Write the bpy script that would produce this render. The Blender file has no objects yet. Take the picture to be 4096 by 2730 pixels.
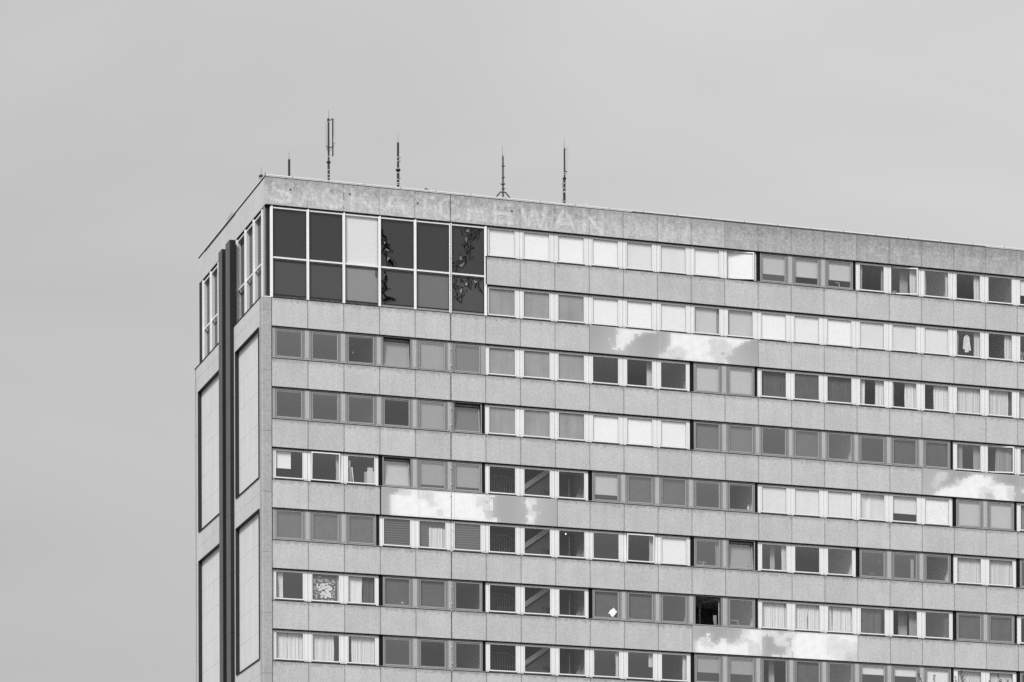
import bpy, math, random
from mathutils import Matrix, Vector
random.seed(7)
scene = bpy.context.scene
col = scene.collection
R = math.radians

# ------------------------------------------------------------------ camera model (solved from the facade grid)
CAM = Vector((-41.5594, -163.4983, 1.7))
YAW, ROLL, FPX, SY = 0.316651864, -0.00299910762, 14008.7366, 3780.64375
FWD = Vector((math.sin(YAW), math.cos(YAW), 0)); RT = Vector((math.cos(YAW), -math.sin(YAW), 0)); UP = Vector((0, 0, 1))
R2 = RT * math.cos(ROLL) + UP * math.sin(ROLL); U2 = -RT * math.sin(ROLL) + UP * math.cos(ROLL)
def ray(x, y): return FWD + (x - 2048) / FPX * R2 - (y - 1365 - SY) / FPX * U2
def at(x, y, Y=0.0):
    d = ray(x, y); return CAM + d * ((Y - CAM.y) / d.y)
cd = bpy.data.cameras.new('camera'); cam = bpy.data.objects.new('camera', cd); col.objects.link(cam)
cd.sensor_width = 36; cd.lens = 36 * FPX / 4096; cd.shift_y = SY / 4096; cd.clip_start = 1; cd.clip_end = 20000
m = Matrix((( R2.x, U2.x, -FWD.x, CAM.x), (R2.y, U2.y, -FWD.y, CAM.y), (R2.z, U2.z, -FWD.z, CAM.z), (0, 0, 0, 1)))
cam.matrix_world = m
scene.camera = cam

H, B = 2.9116148, 1.8
OH = 1.56                                  # height of a window strip
def SILL(r): return 52.1818 - H * (r - 1)
XL, XP, DEP, XR = -0.49, -0.283, 14.15, 25 * B

# ------------------------------------------------------------------ materials
def mat(name, c, rough=.7, var=0.0, scale=3.0, speck=0.0, sscale=30.0, dirt=0.0, spec=.25, streak=0.0, bump=0.0, tone=False, metal=0.0, grime=False):
    M = bpy.data.materials.new(name); M.use_nodes = True
    nt = M.node_tree; N = nt.nodes; L = nt.links
    b = N['Principled BSDF']; b.inputs['Roughness'].default_value = rough
    b.inputs['Specular IOR Level'].default_value = spec; b.inputs['Metallic'].default_value = metal
    b.inputs['Base Color'].default_value = (c, c, c, 1)
    if not (var or speck or dirt or streak or tone): return M
    tc = N.new('ShaderNodeNewGeometry'); pos = tc.outputs['Position']
    cur = None
    def mul(v):
        nonlocal cur
        if cur is None: cur = v; return
        n = N.new('ShaderNodeMath'); n.operation = 'MULTIPLY'; L.new(cur, n.inputs[0]); L.new(v, n.inputs[1]); cur = n.outputs[0]
    def noise(sc, det, a, lo, hi, vec=None, mn=None):
        t = N.new('ShaderNodeTexNoise'); t.inputs['Scale'].default_value = sc; t.inputs['Detail'].default_value = det
        t.inputs['Roughness'].default_value = .6
        L.new(vec or pos, t.inputs['Vector'])
        r = N.new('ShaderNodeMapRange'); L.new(t.outputs['Fac'], r.inputs['Value'])
        r.inputs['From Min'].default_value = lo; r.inputs['From Max'].default_value = hi
        r.inputs['To Min'].default_value = 1 - a; r.inputs['To Max'].default_value = 1 + (a if mn is None else mn)
        mul(r.outputs['Result']); return t
    if var: noise(scale, 4, var, .3, .7)
    t = None
    if speck:
        t = noise(sscale, 2, speck, .3, .7)
        noise(sscale * .45, 2, speck * .7, .3, .7)
    if streak:
        mp = N.new('ShaderNodeMapping'); mp.inputs['Scale'].default_value = (3.2, 3.2, .22); L.new(pos, mp.inputs['Vector'])
        noise(1.0, 4, streak, .35, .65, mp.outputs['Vector'], streak * .4)
    if dirt:
        tc2 = N.new('ShaderNodeTexCoord'); sx = N.new('ShaderNodeSeparateXYZ'); L.new(tc2.outputs['Object'], sx.inputs[0])
        t2 = N.new('ShaderNodeTexNoise'); t2.inputs['Scale'].default_value = 9; t2.inputs['Detail'].default_value = 5; L.new(pos, t2.inputs['Vector'])
        a = N.new('ShaderNodeMath'); a.operation = 'MULTIPLY_ADD'; L.new(t2.outputs['Fac'], a.inputs[0]); a.inputs[1].default_value = .5
        ad = N.new('ShaderNodeMath'); ad.operation = 'SUBTRACT'; L.new(sx.outputs['Z'], ad.inputs[0]); ad.inputs[1].default_value = .27
        L.new(ad.outputs[0], a.inputs[2])
        r = N.new('ShaderNodeMapRange'); L.new(a.outputs[0], r.inputs['Value']); r.inputs['From Min'].default_value = 0; r.inputs['From Max'].default_value = .1
        r.inputs['To Min'].default_value = 1 - dirt; r.inputs['To Max'].default_value = 1; mul(r.outputs['Result'])
    if grime:                                       # soot lying along the top edge of each band and near the open joints
        sp = N.new('ShaderNodeSeparateXYZ'); L.new(pos, sp.inputs[0])
        t3 = N.new('ShaderNodeTexNoise'); t3.inputs['Scale'].default_value = 4.5; t3.inputs['Detail'].default_value = 6; t3.inputs['Roughness'].default_value = .7; L.new(pos, t3.inputs['Vector'])
        def mth(op, a, b_, c_=None):
            n = N.new('ShaderNodeMath'); n.operation = op
            for i, q in enumerate((a, b_, c_)):
                if q is None: continue
                if isinstance(q, (int, float)): n.inputs[i].default_value = q
                else: L.new(q, n.inputs[i])
            return n.outputs[0]
        fz = mth('SUBTRACT', 55.03, sp.outputs['Z']) if grime == 'top' else mth('MODULO', mth('SUBTRACT', 52.1818 + 29.116148 * 2, sp.outputs['Z']), 2.9116148)      # metres below the sill
        fx = mth('ABSOLUTE', mth('SUBTRACT', mth('MODULO', mth('ADD', sp.outputs['X'], 90.9), 1.8), .9), 0.0)
        for (f, wd, st) in (((fz, .75, .26), (fx, .10, .10)) if grime == 'top' else ((fz, .22, .32), (fx, .07, .13))):
            v = mth('SUBTRACT', f, mth('MULTIPLY', mth('SUBTRACT', t3.outputs['Fac'], .42), wd * 3.2))
            r = N.new('ShaderNodeMapRange'); L.new(v, r.inputs['Value']); r.inputs['From Min'].default_value = 0; r.inputs['From Max'].default_value = wd * .7
            r.inputs['To Min'].default_value = 1 - st; r.inputs['To Max'].default_value = 1; mul(r.outputs['Result'])
    if tone:
        at_ = N.new('ShaderNodeAttribute'); at_.attribute_name = 'tone'; mul(at_.outputs['Fac'])
    f = N.new('ShaderNodeMath'); f.operation = 'MULTIPLY'; L.new(cur, f.inputs[0]); f.inputs[1].default_value = c
    cc = N.new('ShaderNodeCombineColor')
    for k in range(3): L.new(f.outputs[0], cc.inputs[k])
    L.new(cc.outputs[0], b.inputs['Base Color'])
    if bump and t:
        bp = N.new('ShaderNodeBump'); bp.inputs['Strength'].default_value = bump; bp.inputs['Distance'].default_value = .01
        L.new(t.outputs['Fac'], bp.inputs['Height']); L.new(bp.outputs['Normal'], b.inputs['Normal'])
    return M

M = {}
M['conc'] = mat('exposed_aggregate_concrete', .495, .85, .06, .9, .12, 17, streak=.05, tone=True, grime=True)
M['parapet'] = mat('weathered_parapet_concrete', .46, .9, .14, 1.8, .17, 16, streak=.12, tone=True, grime='top')
M['ghost'] = mat('cleaner_letter_patches', .585, .9, .14, 1.8, .17, 16, streak=.12, grime='top')
M['sidec'] = mat('smooth_side_concrete', .58, .85, .05, .6, .05, 30, streak=.05)
M['pillar'] = mat('corner_concrete', .38, .85, .07, 1.2, .12, 14, streak=.05)
M['fin'] = mat('fin_concrete', .13, .85, .06, 1.0, .10, 30, streak=.06)
M['findk'] = mat('dark_fin_cladding', .018, .7, .08, 1.0, .10, 30)
M['black'] = mat('black_gap_shade_and_lines', .006, .9)  # flat black for shade in gaps and slots, also line work and numerals
M['dark'] = mat('dark_metal', .022, .6)
M['joint'] = mat('open_joint', .05, .9)
M['white'] = mat('white_window_paint', .80, .45, .03, 2.0, dirt=.35, streak=.04)
M['sash'] = mat('white_sash_paint', .84, .4, .02, 2.0)
M['groove'] = mat('frame_groove', .30, .6)
M['sill'] = mat('dirty_sill', .075, .7, .4, 5.0)
M['grey'] = mat('grey_window_paint', .335, .5, .05, 2.0, .05, 30)
M['greyl'] = mat('grey_mullion_panel', .42, .5, .05, 2.0, .05, 30)
M['gline'] = mat('dark_groove', .02, .6)
M['hlight'] = mat('blind_headbox', .80, .5)
M['blindw'] = mat('white_blind', .95, .6, .02, 3, dirt=.10)
M['blindw2'] = mat('soft_white_blind', .80, .7, .03, 1.5, streak=.03)
M['cloth'] = mat('off_white_cloth', .62, .8, .03, 2.0, streak=.04)
M['blindg'] = mat('grey_roller_blind', .55, .8, .03, 3, .04, 40)
M['blindm'] = mat('mid_grey_blind', .34, .8, .03, 3, .04, 40)
M['blindd'] = mat('dark_roller_blind', .16, .8, .03, 3, .05, 40)
M['sheer'] = mat('frosted_sheet', .34, .8, .12, 1.0, .05, 40, streak=.12)
M['curt'] = mat('white_curtain', .72, .9, .03, 2, streak=.05)
M['curtg'] = mat('grey_net_curtain', .30, .9, .06, 2, streak=.2)
M['curtd'] = mat('dark_curtain', .10, .9, .15, 3)
M['foil'] = mat('crumpled_foil', .95, .35, .10, 9, .07, 26)
M['paper'] = mat('white_paper', .88, .6)
M['black2'] = mat('dark_object', .05, .7)
M['steel'] = mat('galvanised_steel', .10, .5, .10, 3)
M['mast'] = mat('dark_mast_paint', .035, .5, .10, 3)
M['mastg'] = mat('grey_mast_paint', .13, .6, .25, 6)
M['clampw'] = mat('bright_clamp', .85, .4)
M['anten'] = mat('antenna_radome', .50, .5)
M['flash'] = mat('pale_coping_metal', .70, .5, .06, 1)
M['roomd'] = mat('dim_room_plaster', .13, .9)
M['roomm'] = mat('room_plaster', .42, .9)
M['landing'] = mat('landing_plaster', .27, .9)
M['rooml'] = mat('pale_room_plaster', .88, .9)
M['recess'] = mat('pale_cladding_board', .68, .6, .03, .7, .04, 20, streak=.06)
M['ground'] = mat('asphalt_and_grass_ground', .22, .95, .3, .05)
M['leaf'] = mat('leaf', .035, .8, .3, 4)
M['bark'] = mat('bark', .05, .9, .3, 6)

def glass(name, refl, trans=.96):
    g = bpy.data.materials.new(name); g.use_nodes = True; nt = g.node_tree; N = nt.nodes; L = nt.links
    N.remove(N['Principled BSDF']); out = N['Material Output']
    t = N.new('ShaderNodeBsdfTransparent'); t.inputs[0].default_value = (trans, trans, trans, 1)
    gl = N.new('ShaderNodeBsdfGlossy'); gl.inputs['Roughness'].default_value = .03; gl.inputs[0].default_value = (1, 1, 1, 1)
    mx = N.new('ShaderNodeMixShader'); mx.inputs[0].default_value = refl
    L.new(t.outputs[0], mx.inputs[1]); L.new(gl.outputs[0], mx.inputs[2]); L.new(mx.outputs[0], out.inputs[0]); return g
M['glass'] = glass('window_glass', .10)
M['glassg'] = glass('reflective_glass', .165)
M['glassc'] = glass('clear_glass', .045)
M['glasss'] = glass('stair_glass', .06)

def screen(name, c, amp, freq=26.0):
    g = mat(name, c, .8); nt = g.node_tree; N = nt.nodes; L = nt.links; b = N['Principled BSDF']
    gm = N.new('ShaderNodeNewGeometry'); w = N.new('ShaderNodeTexWave'); w.bands_direction = 'Z'; w.wave_type = 'BANDS'
    w.inputs['Scale'].default_value = freq * .314; w.inputs['Distortion'].default_value = .15; L.new(gm.outputs['Position'], w.inputs['Vector'])
    r = N.new('ShaderNodeMapRange'); L.new(w.outputs['Fac'], r.inputs['Value']); r.inputs['To Min'].default_value = c * (1 - amp); r.inputs['To Max'].default_value = c * (1 + amp)
    cc = N.new('ShaderNodeCombineColor')
    for k in range(3): L.new(r.outputs[0], cc.inputs[k])
    L.new(cc.outputs[0], b.inputs['Base Color']); return g
M['scr_d'] = screen('dark_window_screen', .022, .35)
M['scr_d2'] = screen('charcoal_window_screen', .055, .35)
M['scr_m'] = screen('mid_grey_window_screen', .26, .15)
M['scr_m2'] = screen('grey_window_screen', .15, .2)
M['scr_w'] = screen('white_slat_blind', .74, .06, 14)
M['venet'] = screen('venetian_slats', .10, .5, 8.5)

# printed cloud panels: the print itself is a per-cell tone
M['print'] = mat('printed_cloud_panel', 1.0, .5, .02, .6, tone=True)

# ------------------------------------------------------------------ mesh building
class MB:
    def __init__(s): s.v = []; s.f = []; s.m = []; s.names = []; s.t = []; s.sm = False
    def mi(s, n):
        if n not in s.names: s.names.append(n)
        return s.names.index(n)
    def face(s, pts, mt, tone=1.0):
        i = len(s.v); s.v += [tuple(p) for p in pts]; s.f.append(tuple(range(i, i + len(pts)))); s.m.append(s.mi(mt)); s.t.append(tone)
    def box(s, x0, x1, y0, y1, z0, z1, mt, tone=1.0):
        i = len(s.v)
        s.v += [(x0, y0, z0), (x1, y0, z0), (x1, y1, z0), (x0, y1, z0), (x0, y0, z1), (x1, y0, z1), (x1, y1, z1), (x0, y1, z1)]
        for f in ((0, 3, 2, 1), (4, 5, 6, 7), (0, 1, 5, 4), (1, 2, 6, 5), (2, 3, 7, 6), (3, 0, 4, 7)):
            s.f.append(tuple(i + k for k in f)); s.m.append(s.mi(mt)); s.t.append(tone)
        return s
    def ring(s, x0, x1, z0, z1, w, y0, y1, mt, wz=None, xp=False):
        wz = wz or w
        s.box(x0, x0 + w, y0, y1, z0, z1, mt); s.box(x1 - w, x1, y0, y1, z0, z1, mt)
        s.box(x0 + w, x1 - w, y0, y1, z0, z0 + wz, mt); s.box(x0 + w, x1 - w, y0, y1, z1 - wz, z1, mt)
        return s
    def tube(s, pts, rad, mt, n=10, cap=True):
        pts = [Vector(p) for p in pts]; rs = rad if isinstance(rad, (list, tuple)) else [rad] * len(pts)
        base = len(s.v)
        for k, p in enumerate(pts):
            d = (pts[min(k + 1, len(pts) - 1)] - pts[max(k - 1, 0)]).normalized()
            a = d.cross(Vector((0, 0, 1)) if abs(d.z) < .9 else Vector((1, 0, 0))).normalized(); b2 = d.cross(a)
            for j in range(n):
                an = 2 * math.pi * j / n; q = p + (a * math.cos(an) + b2 * math.sin(an)) * rs[k]; s.v.append(tuple(q))
        for k in range(len(pts) - 1):
            for j in range(n):
                s.f.append((base + k * n + j, base + k * n + (j + 1) % n, base + (k + 1) * n + (j + 1) % n, base + (k + 1) * n + j)); s.m.append(s.mi(mt)); s.t.append(1)
        if cap:
            s.f.append(tuple(base + j for j in range(n))); s.m.append(s.mi(mt)); s.t.append(1)
            s.f.append(tuple(base + (len(pts) - 1) * n + j for j in reversed(range(n)))); s.m.append(s.mi(mt)); s.t.append(1)
        return s
    def mesh(s, name):
        me = bpy.data.meshes.new(name); me.from_pydata(s.v, [], s.f)
        for n in s.names: me.materials.append(M[n])
        me.polygons.foreach_set('material_index', s.m)
        a = me.attributes.new('tone', 'FLOAT', 'FACE'); a.data.foreach_set('value', s.t)
        if s.sm: me.polygons.foreach_set('use_smooth', [True] * len(s.f))
        me.update(); return me
    def build(s, name, parent=None, loc=(0, 0, 0)): return obj(name, s.mesh(name), parent, loc)
def obj(name, me, parent=None, loc=(0, 0, 0)):
    o = bpy.data.objects.new(name, me); col.objects.link(o); o.parent = parent; o.location = loc; return o
def empty(name, loc=(0, 0, 0)):
    o = bpy.data.objects.new(name, None); col.objects.link(o); o.location = loc; o.empty_display_size = .3; return o
def tag(o, label, cat, group=None, kind=None):
    o['label'] = label; o['category'] = cat
    if group: o['group'] = group
    if kind: o['kind'] = kind
    return o

# ------------------------------------------------------------------ ground
g = MB(); g.face([(-3000, -3000, 0), (3000, -3000, 0), (3000, 3000, 0), (-3000, 3000, 0)], 'ground')
go = g.build('ground'); go['kind'] = 'structure'

# ------------------------------------------------------------------ the building
BLD = empty('high_rise_building')
tag(BLD, 'tall pale concrete slab block with long window strips and faded letters under the roof', 'building')

rt = random.Random(3)
def tone(a=.05): return 1 + rt.uniform(-a, a)
# which stretches of which band carry a printed panel instead: band r lies under window row r
PRINT = {2: (9, 14), 4: (19, 25), 5: (3.03, 7.99 + .06), 7: (12, 17)}
for r in range(1, 18):
    zt = SILL(r); zb = zt - (H - OH)
    mb = MB()
    b0 = 0
    if r == 1: b0 = 6
    if r == 17: zb = .4
    for b in range(b0, 25):
        x0, x1 = b * B + (.011 if b else .022), (b + 1) * B - .011
        pr = PRINT.get(r)
        if pr:
            if pr[0] - .5 <= b and b + 1 <= pr[1] + .5 and not (b == 8 and r == 5): continue
            if r == 5 and b == 8: x0 = 8 * B + .11
        if r == 2 and b < 6: tn = tone(.04) * 1.03
        else: tn = tone(.05)
        mb.box(x0, x1, 0, .12, zb, zt - .019, 'conc', tn)
    mb.box(b0 * B, 25 * B, .122, .25, zb, zt - .025, 'joint')                       # what the open joints show
    # black strip paints the shade of the gap under the band
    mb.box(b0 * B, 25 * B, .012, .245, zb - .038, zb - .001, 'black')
    mb.box(b0 * B - (0.0), 25 * B, -.006, .2, zt - .018, zt + .014, 'black')  # black sill line: shaded underside and dirt in one colour
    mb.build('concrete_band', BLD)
# lowest storeys are windowless in this model only below the frame: window strips 10..17 closed with dark glazing
mb = MB()
for r in range(10, 18):
    mb.box(0, XR, .14, .2, SILL(r) + .02, SILL(r) + OH - .03, 'scr_d2')
    for b in range(26): mb.box(b * B - .1, b * B + .1, .11, .139, SILL(r) + .02, SILL(r) + OH - .03, 'white')
mb.build('lower_window_strip', BLD)

# printed cloud panels ---------------------------------------------------------
def inpoly(x, y, P):
    c = False; n = len(P); j = n - 1
    for i in range(n):
        if (P[i][1] > y) != (P[j][1] > y) and x < (P[j][0] - P[i][0]) * (y - P[i][1]) / (P[j][1] - P[i][1]) + P[i][0]: c = not c
        j = i
    return c
S = .31884
def poly(ox, oy, pts): return [(ox + x * S, oy + y * S) for x, y in pts]
CL = {
 2: [(.84, poly(2050, 1280, [(1285,90),(1680,120),(1600,175),(1525,195),(1525,245),(1475,250),(1470,300),(1415,325),(1390,375),(1260,370),(1260,340),(1310,340),(1310,205),(1335,150)])),
     (.66, poly(2050, 1280, [(1200,220),(1230,220),(1230,250),(1200,250)])), (.66, poly(2050, 1280, [(1230,280),(1258,280),(1258,310),(1230,310)])),
     (.80, poly(2550, 1280, [(0,90),(235,125),(225,160),(60,165),(40,195),(0,190)])),
     (.87, poly(2550, 1280, [(410,160),(900,180),(1410,240),(1410,265),(1300,300),(1255,335),(1200,365),(1200,440),(1125,440),(1100,490),(1140,550),(600,510),(250,475),(255,440),(300,425),(350,400),(385,345),(410,330)])),
     (.70, poly(2550, 1280, [(250,475),(255,440),(300,425),(350,395),(440,350),(480,340),(600,360),(620,420),(590,500)])),
     (.68, poly(2550, 1280, [(880,250),(970,230),(1090,235),(1150,300),(1200,330),(1200,440),(1100,430),(1090,545),(1000,540),(940,470),(860,440),(915,390)])),
     (.40, poly(2550, 1280, [(1045,400),(1100,405),(1100,430),(1045,430)])), (.44, poly(2550, 1280, [(490,465),(545,468),(545,500),(490,495)])), (.46, poly(2550, 1280, [(438,380),(465,380),(465,405),(438,405)])),
     ],
 5: [(.90, poly(1550, 1760, [(30,680),(85,680),(85,655),(140,655),(140,630),(170,600),(400,615),(785,640),(1365,685),(1365,710),(1285,715),(1310,770),(1310,960),(1380,1000),(1380,1040),(785,995),(30,950)])),
     (.68, poly(1550, 1760, [(170,600),(285,610),(285,690),(85,690),(85,655),(140,655),(140,630)])), (.74, poly(1550, 1760, [(30,680),(60,680),(60,950),(30,950)])),
     (.70, poly(1550, 1760, [(370,640),(590,650),(590,750),(640,830),(510,840),(510,770),(370,720)])), (.70, poly(1550, 1760, [(630,835),(700,900),(700,975),(620,960)])),
     (.70, poly(1550, 1760, [(1120,700),(1310,705),(1310,770),(1280,880),(1200,880),(1200,840),(1120,835)])), (.60, poly(1550, 1760, [(1200,880),(1310,880),(1310,1000),(1230,1000)])),
     (.90, poly(1550, 1760, [(1285,760),(1312,760),(1312,880),(1285,880)])), (.52, poly(1550, 1760, [(1228,760),(1256,760),(1256,790),(1228,790)])),
     (.75, poly(2050, 1760, [(155,730),(290,740),(290,800),(265,820),(265,885),(290,900),(290,1000),(265,1060),(185,1055),(185,970),(210,870),(185,850),(185,795),(155,795)])),
     (.90, poly(2050, 1760, [(185,960),(265,970),(240,1040),(185,1030)])), (.90, poly(2050, 1760, [(155,765),(210,765),(210,820),(182,820)])),
     (.62, poly(2050, 1760, [(318,890),(345,890),(345,922),(318,922)]))],
 4: [(.88, poly(3546, 1760, [(605,670),(650,640),(660,640),(700,620),(860,570),(910,500),(1010,480),(1030,455),(1110,430),(1200,435),(1210,460),(1300,470),(1330,520),(1430,540),(1500,570),(1610,600),(1610,800),(600,720)])),
     (.62, poly(3546, 1760, [(580,530),(650,400),(775,405),(755,480),(750,510),(690,510),(650,560),(620,610),(580,600)])), (.62, poly(3546, 1760, [(860,500),(910,480),(960,520),(920,570),(760,600),(700,620),(650,640),(660,600),(850,560)])),
     (.72, poly(3546, 1760, [(1160,590),(1350,610),(1350,760),(1160,745)])), (.55, poly(3546, 1760, [(1230,660),(1350,680),(1350,760),(1260,750)])),
     (.70, poly(3546, 1760, [(1330,520),(1430,540),(1500,570),(1360,565),(1350,620),(1290,560)])), (.74, poly(3546, 1760, [(1250,440),(1330,450),(1330,480),(1300,480),(1250,465)])),
     (.70, poly(3546, 1760, [(1500,600),(1610,600),(1610,800),(1560,790),(1500,720)])),
     (.75, poly(3546, 1760, [(1700,610),(1900,640),(1900,700),(1700,660)]))],
 7: [(.88, poly(2550, 2230, [(712,1210),(712,1050),(770,1050),(770,1025),(820,1000),(875,1000),(875,945),(930,950),(930,980),(900,1000),(905,1060),(955,1060),(960,1085),(1005,1090),(1010,1065),(1035,1060),(1060,1010),(1110,1020),(1115,1070),(1215,1080),(1220,1050),(1300,1000),(1350,970),(1380,890),(1575,900),(1560,1000),(1560,1260)])),
     (.66, poly(2550, 2230, [(712,1210),(712,1050),(742,1050),(742,1210)])), (.68, poly(2550, 2230, [(800,1030),(880,1000),(900,1110),(850,1140),(800,1100)])), (.50, poly(2550, 2230, [(875,1055),(900,1055),(930,1115),(905,1115)])),
     (.66, poly(2550, 2230, [(930,1060),(1005,1090),(955,1120),(950,1170),(930,1170)])), (.68, poly(2550, 2230, [(1115,1070),(1215,1080),(1220,1050),(1300,1000),(1400,1030),(1400,1060),(1240,1100),(1115,1110)])),
     (.72, poly(2550, 2230, [(1320,890),(1400,885),(1400,970),(1350,1000),(1300,1000)])), (.70, poly(2550, 2230, [(1400,1030),(1460,1050),(1530,1100),(1560,1260),(1400,1230)])),
     (.72, poly(3050, 2230, [(0,900),(420,930),(400,1010),(350,1080),(320,1110),(200,1110),(150,1080),(145,1000),(60,980),(0,985)])), (.48, poly(3050, 2230, [(302,1005),(355,1005),(355,1060),(302,1060)])), (.5, poly(3050, 2230, [(200,925),(275,930),(275,970),(200,970)])),
     (.90, poly(3050, 2230, [(430,930),(1210,970),(1210,1320),(370,1280),(385,1200),(355,1120),(380,1040),(405,1000)])), (.72, poly(3050, 2230, [(300,1140),(355,1130),(370,1280),(300,1270)])),
     (.76, poly(3050, 2230, [(820,970),(1205,1080),(1205,1320),(990,1300),(800,1220),(800,1100)])), (.68, poly(3050, 2230, [(950,1100),(1060,1110),(1060,1150),(950,1150)])), (.62, poly(3050, 2230, [(1060,1190),(1205,1170),(1205,1320),(1000,1310)])),
     (.88, poly(3050, 2230, [(120,1215),(200,1220),(200,1250),(120,1245)])), (.88, poly(3050, 2230, [(250,1225),(305,1230),(305,1260),(250,1255)]))],
}
rc = random.Random(11)
PLAB = {2: 'pixelated cloud print on grey below upper white windows', 4: 'pixelated cloud print at the right end of the facade', 5: 'brightest long pixelated cloud print above venetian blinds', 7: 'pixelated cloud print under the open black window'}
for r, (ba, bb) in PRINT.items():
    zt = SILL(r) - .019; zb = SILL(r) - (H - OH); mb = MB()
    x0 = ba * B + .011; x1 = bb * B - .011
    nx = round((x1 - x0) / .1075); nz = 12; dx = (x1 - x0) / nx; dz = (zt - zb) / nz
    seams = [x0 + 1.9 + 1.8 * k for k in range(6)]
    mb.box(x0, x1, -.004, .11, zb, zt, 'print', .40)
    for i in range(nx):
        for k in range(nz):
            cx = x0 + (i + .5) * dx; cz = zt - (k + .5) * dz
            # forward projection to test against the traced outline
            v = Vector((cx, 0, cz)) - CAM; d = v.dot(FWD); px = 2048 + FPX * v.dot(R2) / d; py = 1365 + SY - FPX * v.dot(U2) / d
            edge = False
            base = .40 + .035 * math.sin(cx * 2.1 + r) + .05 * (k / nz if r != 5 else .6); val = base; hit = False
            jx = rc.uniform(-5, 5); jy = rc.uniform(-5, 5)
            for lv, P in CL[r]:
                if inpoly(px + jx * .35, py + jy * .35, P): val = lv; hit = True
            cov = 0; sm = 0
            for ddx, ddy in ((0, 0), (7, 0), (-7, 0), (0, 7), (0, -7), (13, 3), (-13, -3), (5, 12), (-5, -12), (19, -6), (-19, 6)):
                v_ = None
                for lv, P in CL[r]:
                    if inpoly(px + ddx + jx * .5, py + ddy + jy * .5, P): v_ = lv
                sm += v_ if v_ is not None else base
                cov += v_ is not None
            if cov: val = .45 * (val) + .55 * sm / 11; hit = cov > 5
            if hit: val += .03 * math.sin(i * .9 + k * .5) * math.cos(k * .8 - i * .23) + rc.choice([0, 0, .01, -.02])
            val *= .93 if hit else .95
            mb.face([(x0 + i * dx, -.0055, zt - (k + 1) * dz), (x0 + (i + 1) * dx, -.0055, zt - (k + 1) * dz), (x0 + (i + 1) * dx, -.0055, zt - k * dz), (x0 + i * dx, -.0055, zt - k * dz)], 'print', val)
    for sx in seams:
        if sx < x1 - .2: mb.box(sx, sx + .008, -.0075, -.006, zb, zt, 'flash' if r != 5 else 'groove')
    mb.box(x0, x1, -.012, -.006, zt - .022, zt, 'flash')
    o = mb.build('printed_panel', BLD); o['label'] = PLAB[r]

# parapet ----------------------------------------------------------------------
PT, PB = 55.03, 53.73
mb = MB()
edges = [XP] + [b * B for b in range(1, 26)]
for i in range(len(edges) - 1):
    tn = (1.07 if i < 13 else .87) * tone(.03)
    mb.box(edges[i] + (.007 if i else 0), edges[i + 1] - .007, 0, .2, PB, PT, 'parapet', tn)
sj = [.2, 2.5, 4.25, 6.1, 7.95, 9.85, 11.65, DEP]
for i in range(len(sj) - 1): mb.box(XP, XP + .2, sj[i] + .013, sj[i + 1] - .013, PB, PT, 'sidec', 1.06 * tone(.02))
mb.box(XP + .02, XR, .205, .3, PB + .02, PT, 'joint'); mb.box(XP + .205, XP + .3, .3, DEP, PB + .02, PT, 'joint')
mb.box(XP + .03, XR, .01, .3, PB - .04, PB - .002, 'black'); mb.box(XP + .03, XP + .3, .3, DEP, PB - .04, PB - .002, 'black')  # black strips paint the shadow gap under the parapet
mb.box(XR - .2, XR, .3, DEP, PB, PT, 'parapet'); mb.box(XP + .2, XR - .2, DEP - .2, DEP, PB, PT, 'parapet')
PAR = mb.build('parapet', BLD)
mb = MB()
mb.box(XP + .01, XR, .01, .3, PT, PT + .03, 'black'); mb.box(XP - .006, XP + .3, .301, DEP, PT - .01, PT + .03, 'black')
mb.box(XP, XR, -.004, .3, PT + .06, PT + .075, 'black'); mb.box(XP - .010, XP + .3, .301, DEP, PT + .031, PT + .072, 'black')
XS1 = at(2527, 850).x; XS2 = at(3942, 985).x
mb.box(XP + .02, XS1, -.022, .28, PT + .03, PT + .06, 'flash'); mb.box(XS2, XR, -.022, .28, PT + .03, PT + .06, 'flash')
mb.box(XS1, XS2, .004, .28, PT + .03, PT + .06, 'parapet')
mb.box(XP - .02, XR, -.03, .35, PT + .075, PT + .132, 'flash'); mb.box(XP - .02, XP + .35, .35, DEP + .02, PT + .0745, PT + .125, 'flash')
mb.box(XP - .028, XP - .008, -.036, .02, PT + .05, PT + .19, 'dark')
for b in range(0, 25):
    x = b * B + 1.05
    mb.box(x, x + .016, -.036, -.02, PT + .06, PT + .15, 'dark')
    if x < XS1: mb.box(x - .35, x - .335, -.026, -.01, PT + .02, PT + .062, 'dark')
mb.box(XP + .3, XR - .2, .3, .34, PT - .3, PT + .07, 'joint')
mb.box(XP - .045, XP, 6.0, DEP - 1.5, PT - .015, PT + .03, 'dark')
mb.build('coping', PAR)
# faded letters
LET = [('S',1083,1172),('A',1195,1285),('S',1300,1378),('K',1400,1500),('A',1530,1632),('T',1660,1737),('C',1753,1838),('H',1868,1945),('E',1970,2050),('W',2080,2190),('A',2212,2305),('N',2328,2417)]
def text_mesh(body, x0, x1, z0, z1, y, mt, thick=.0):
    cu = bpy.data.curves.new('t', 'FONT'); cu.body = body; cu.offset = thick; cu.resolution_u = 4
    o = bpy.data.objects.new('t', cu); col.objects.link(o)
    dg = bpy.context.evaluated_depsgraph_get(); me = bpy.data.meshes.new_from_object(o.evaluated_get(dg))
    bpy.data.objects.remove(o); bpy.data.curves.remove(cu)
    vs = [v.co for v in me.vertices]; a = min(v.x for v in vs); b = max(v.x for v in vs); c = min(v.y for v in vs); d = max(v.y for v in vs)
    for v in me.vertices:
        x = x0 + (v.co.x - a) / (b - a) * (x1 - x0); z = z0 + (v.co.y - c) / (d - c) * (z1 - z0); v.co = (x, y, z)
    me.materials.clear(); me.materials.append(M[mt]); me.update(); return me
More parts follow.
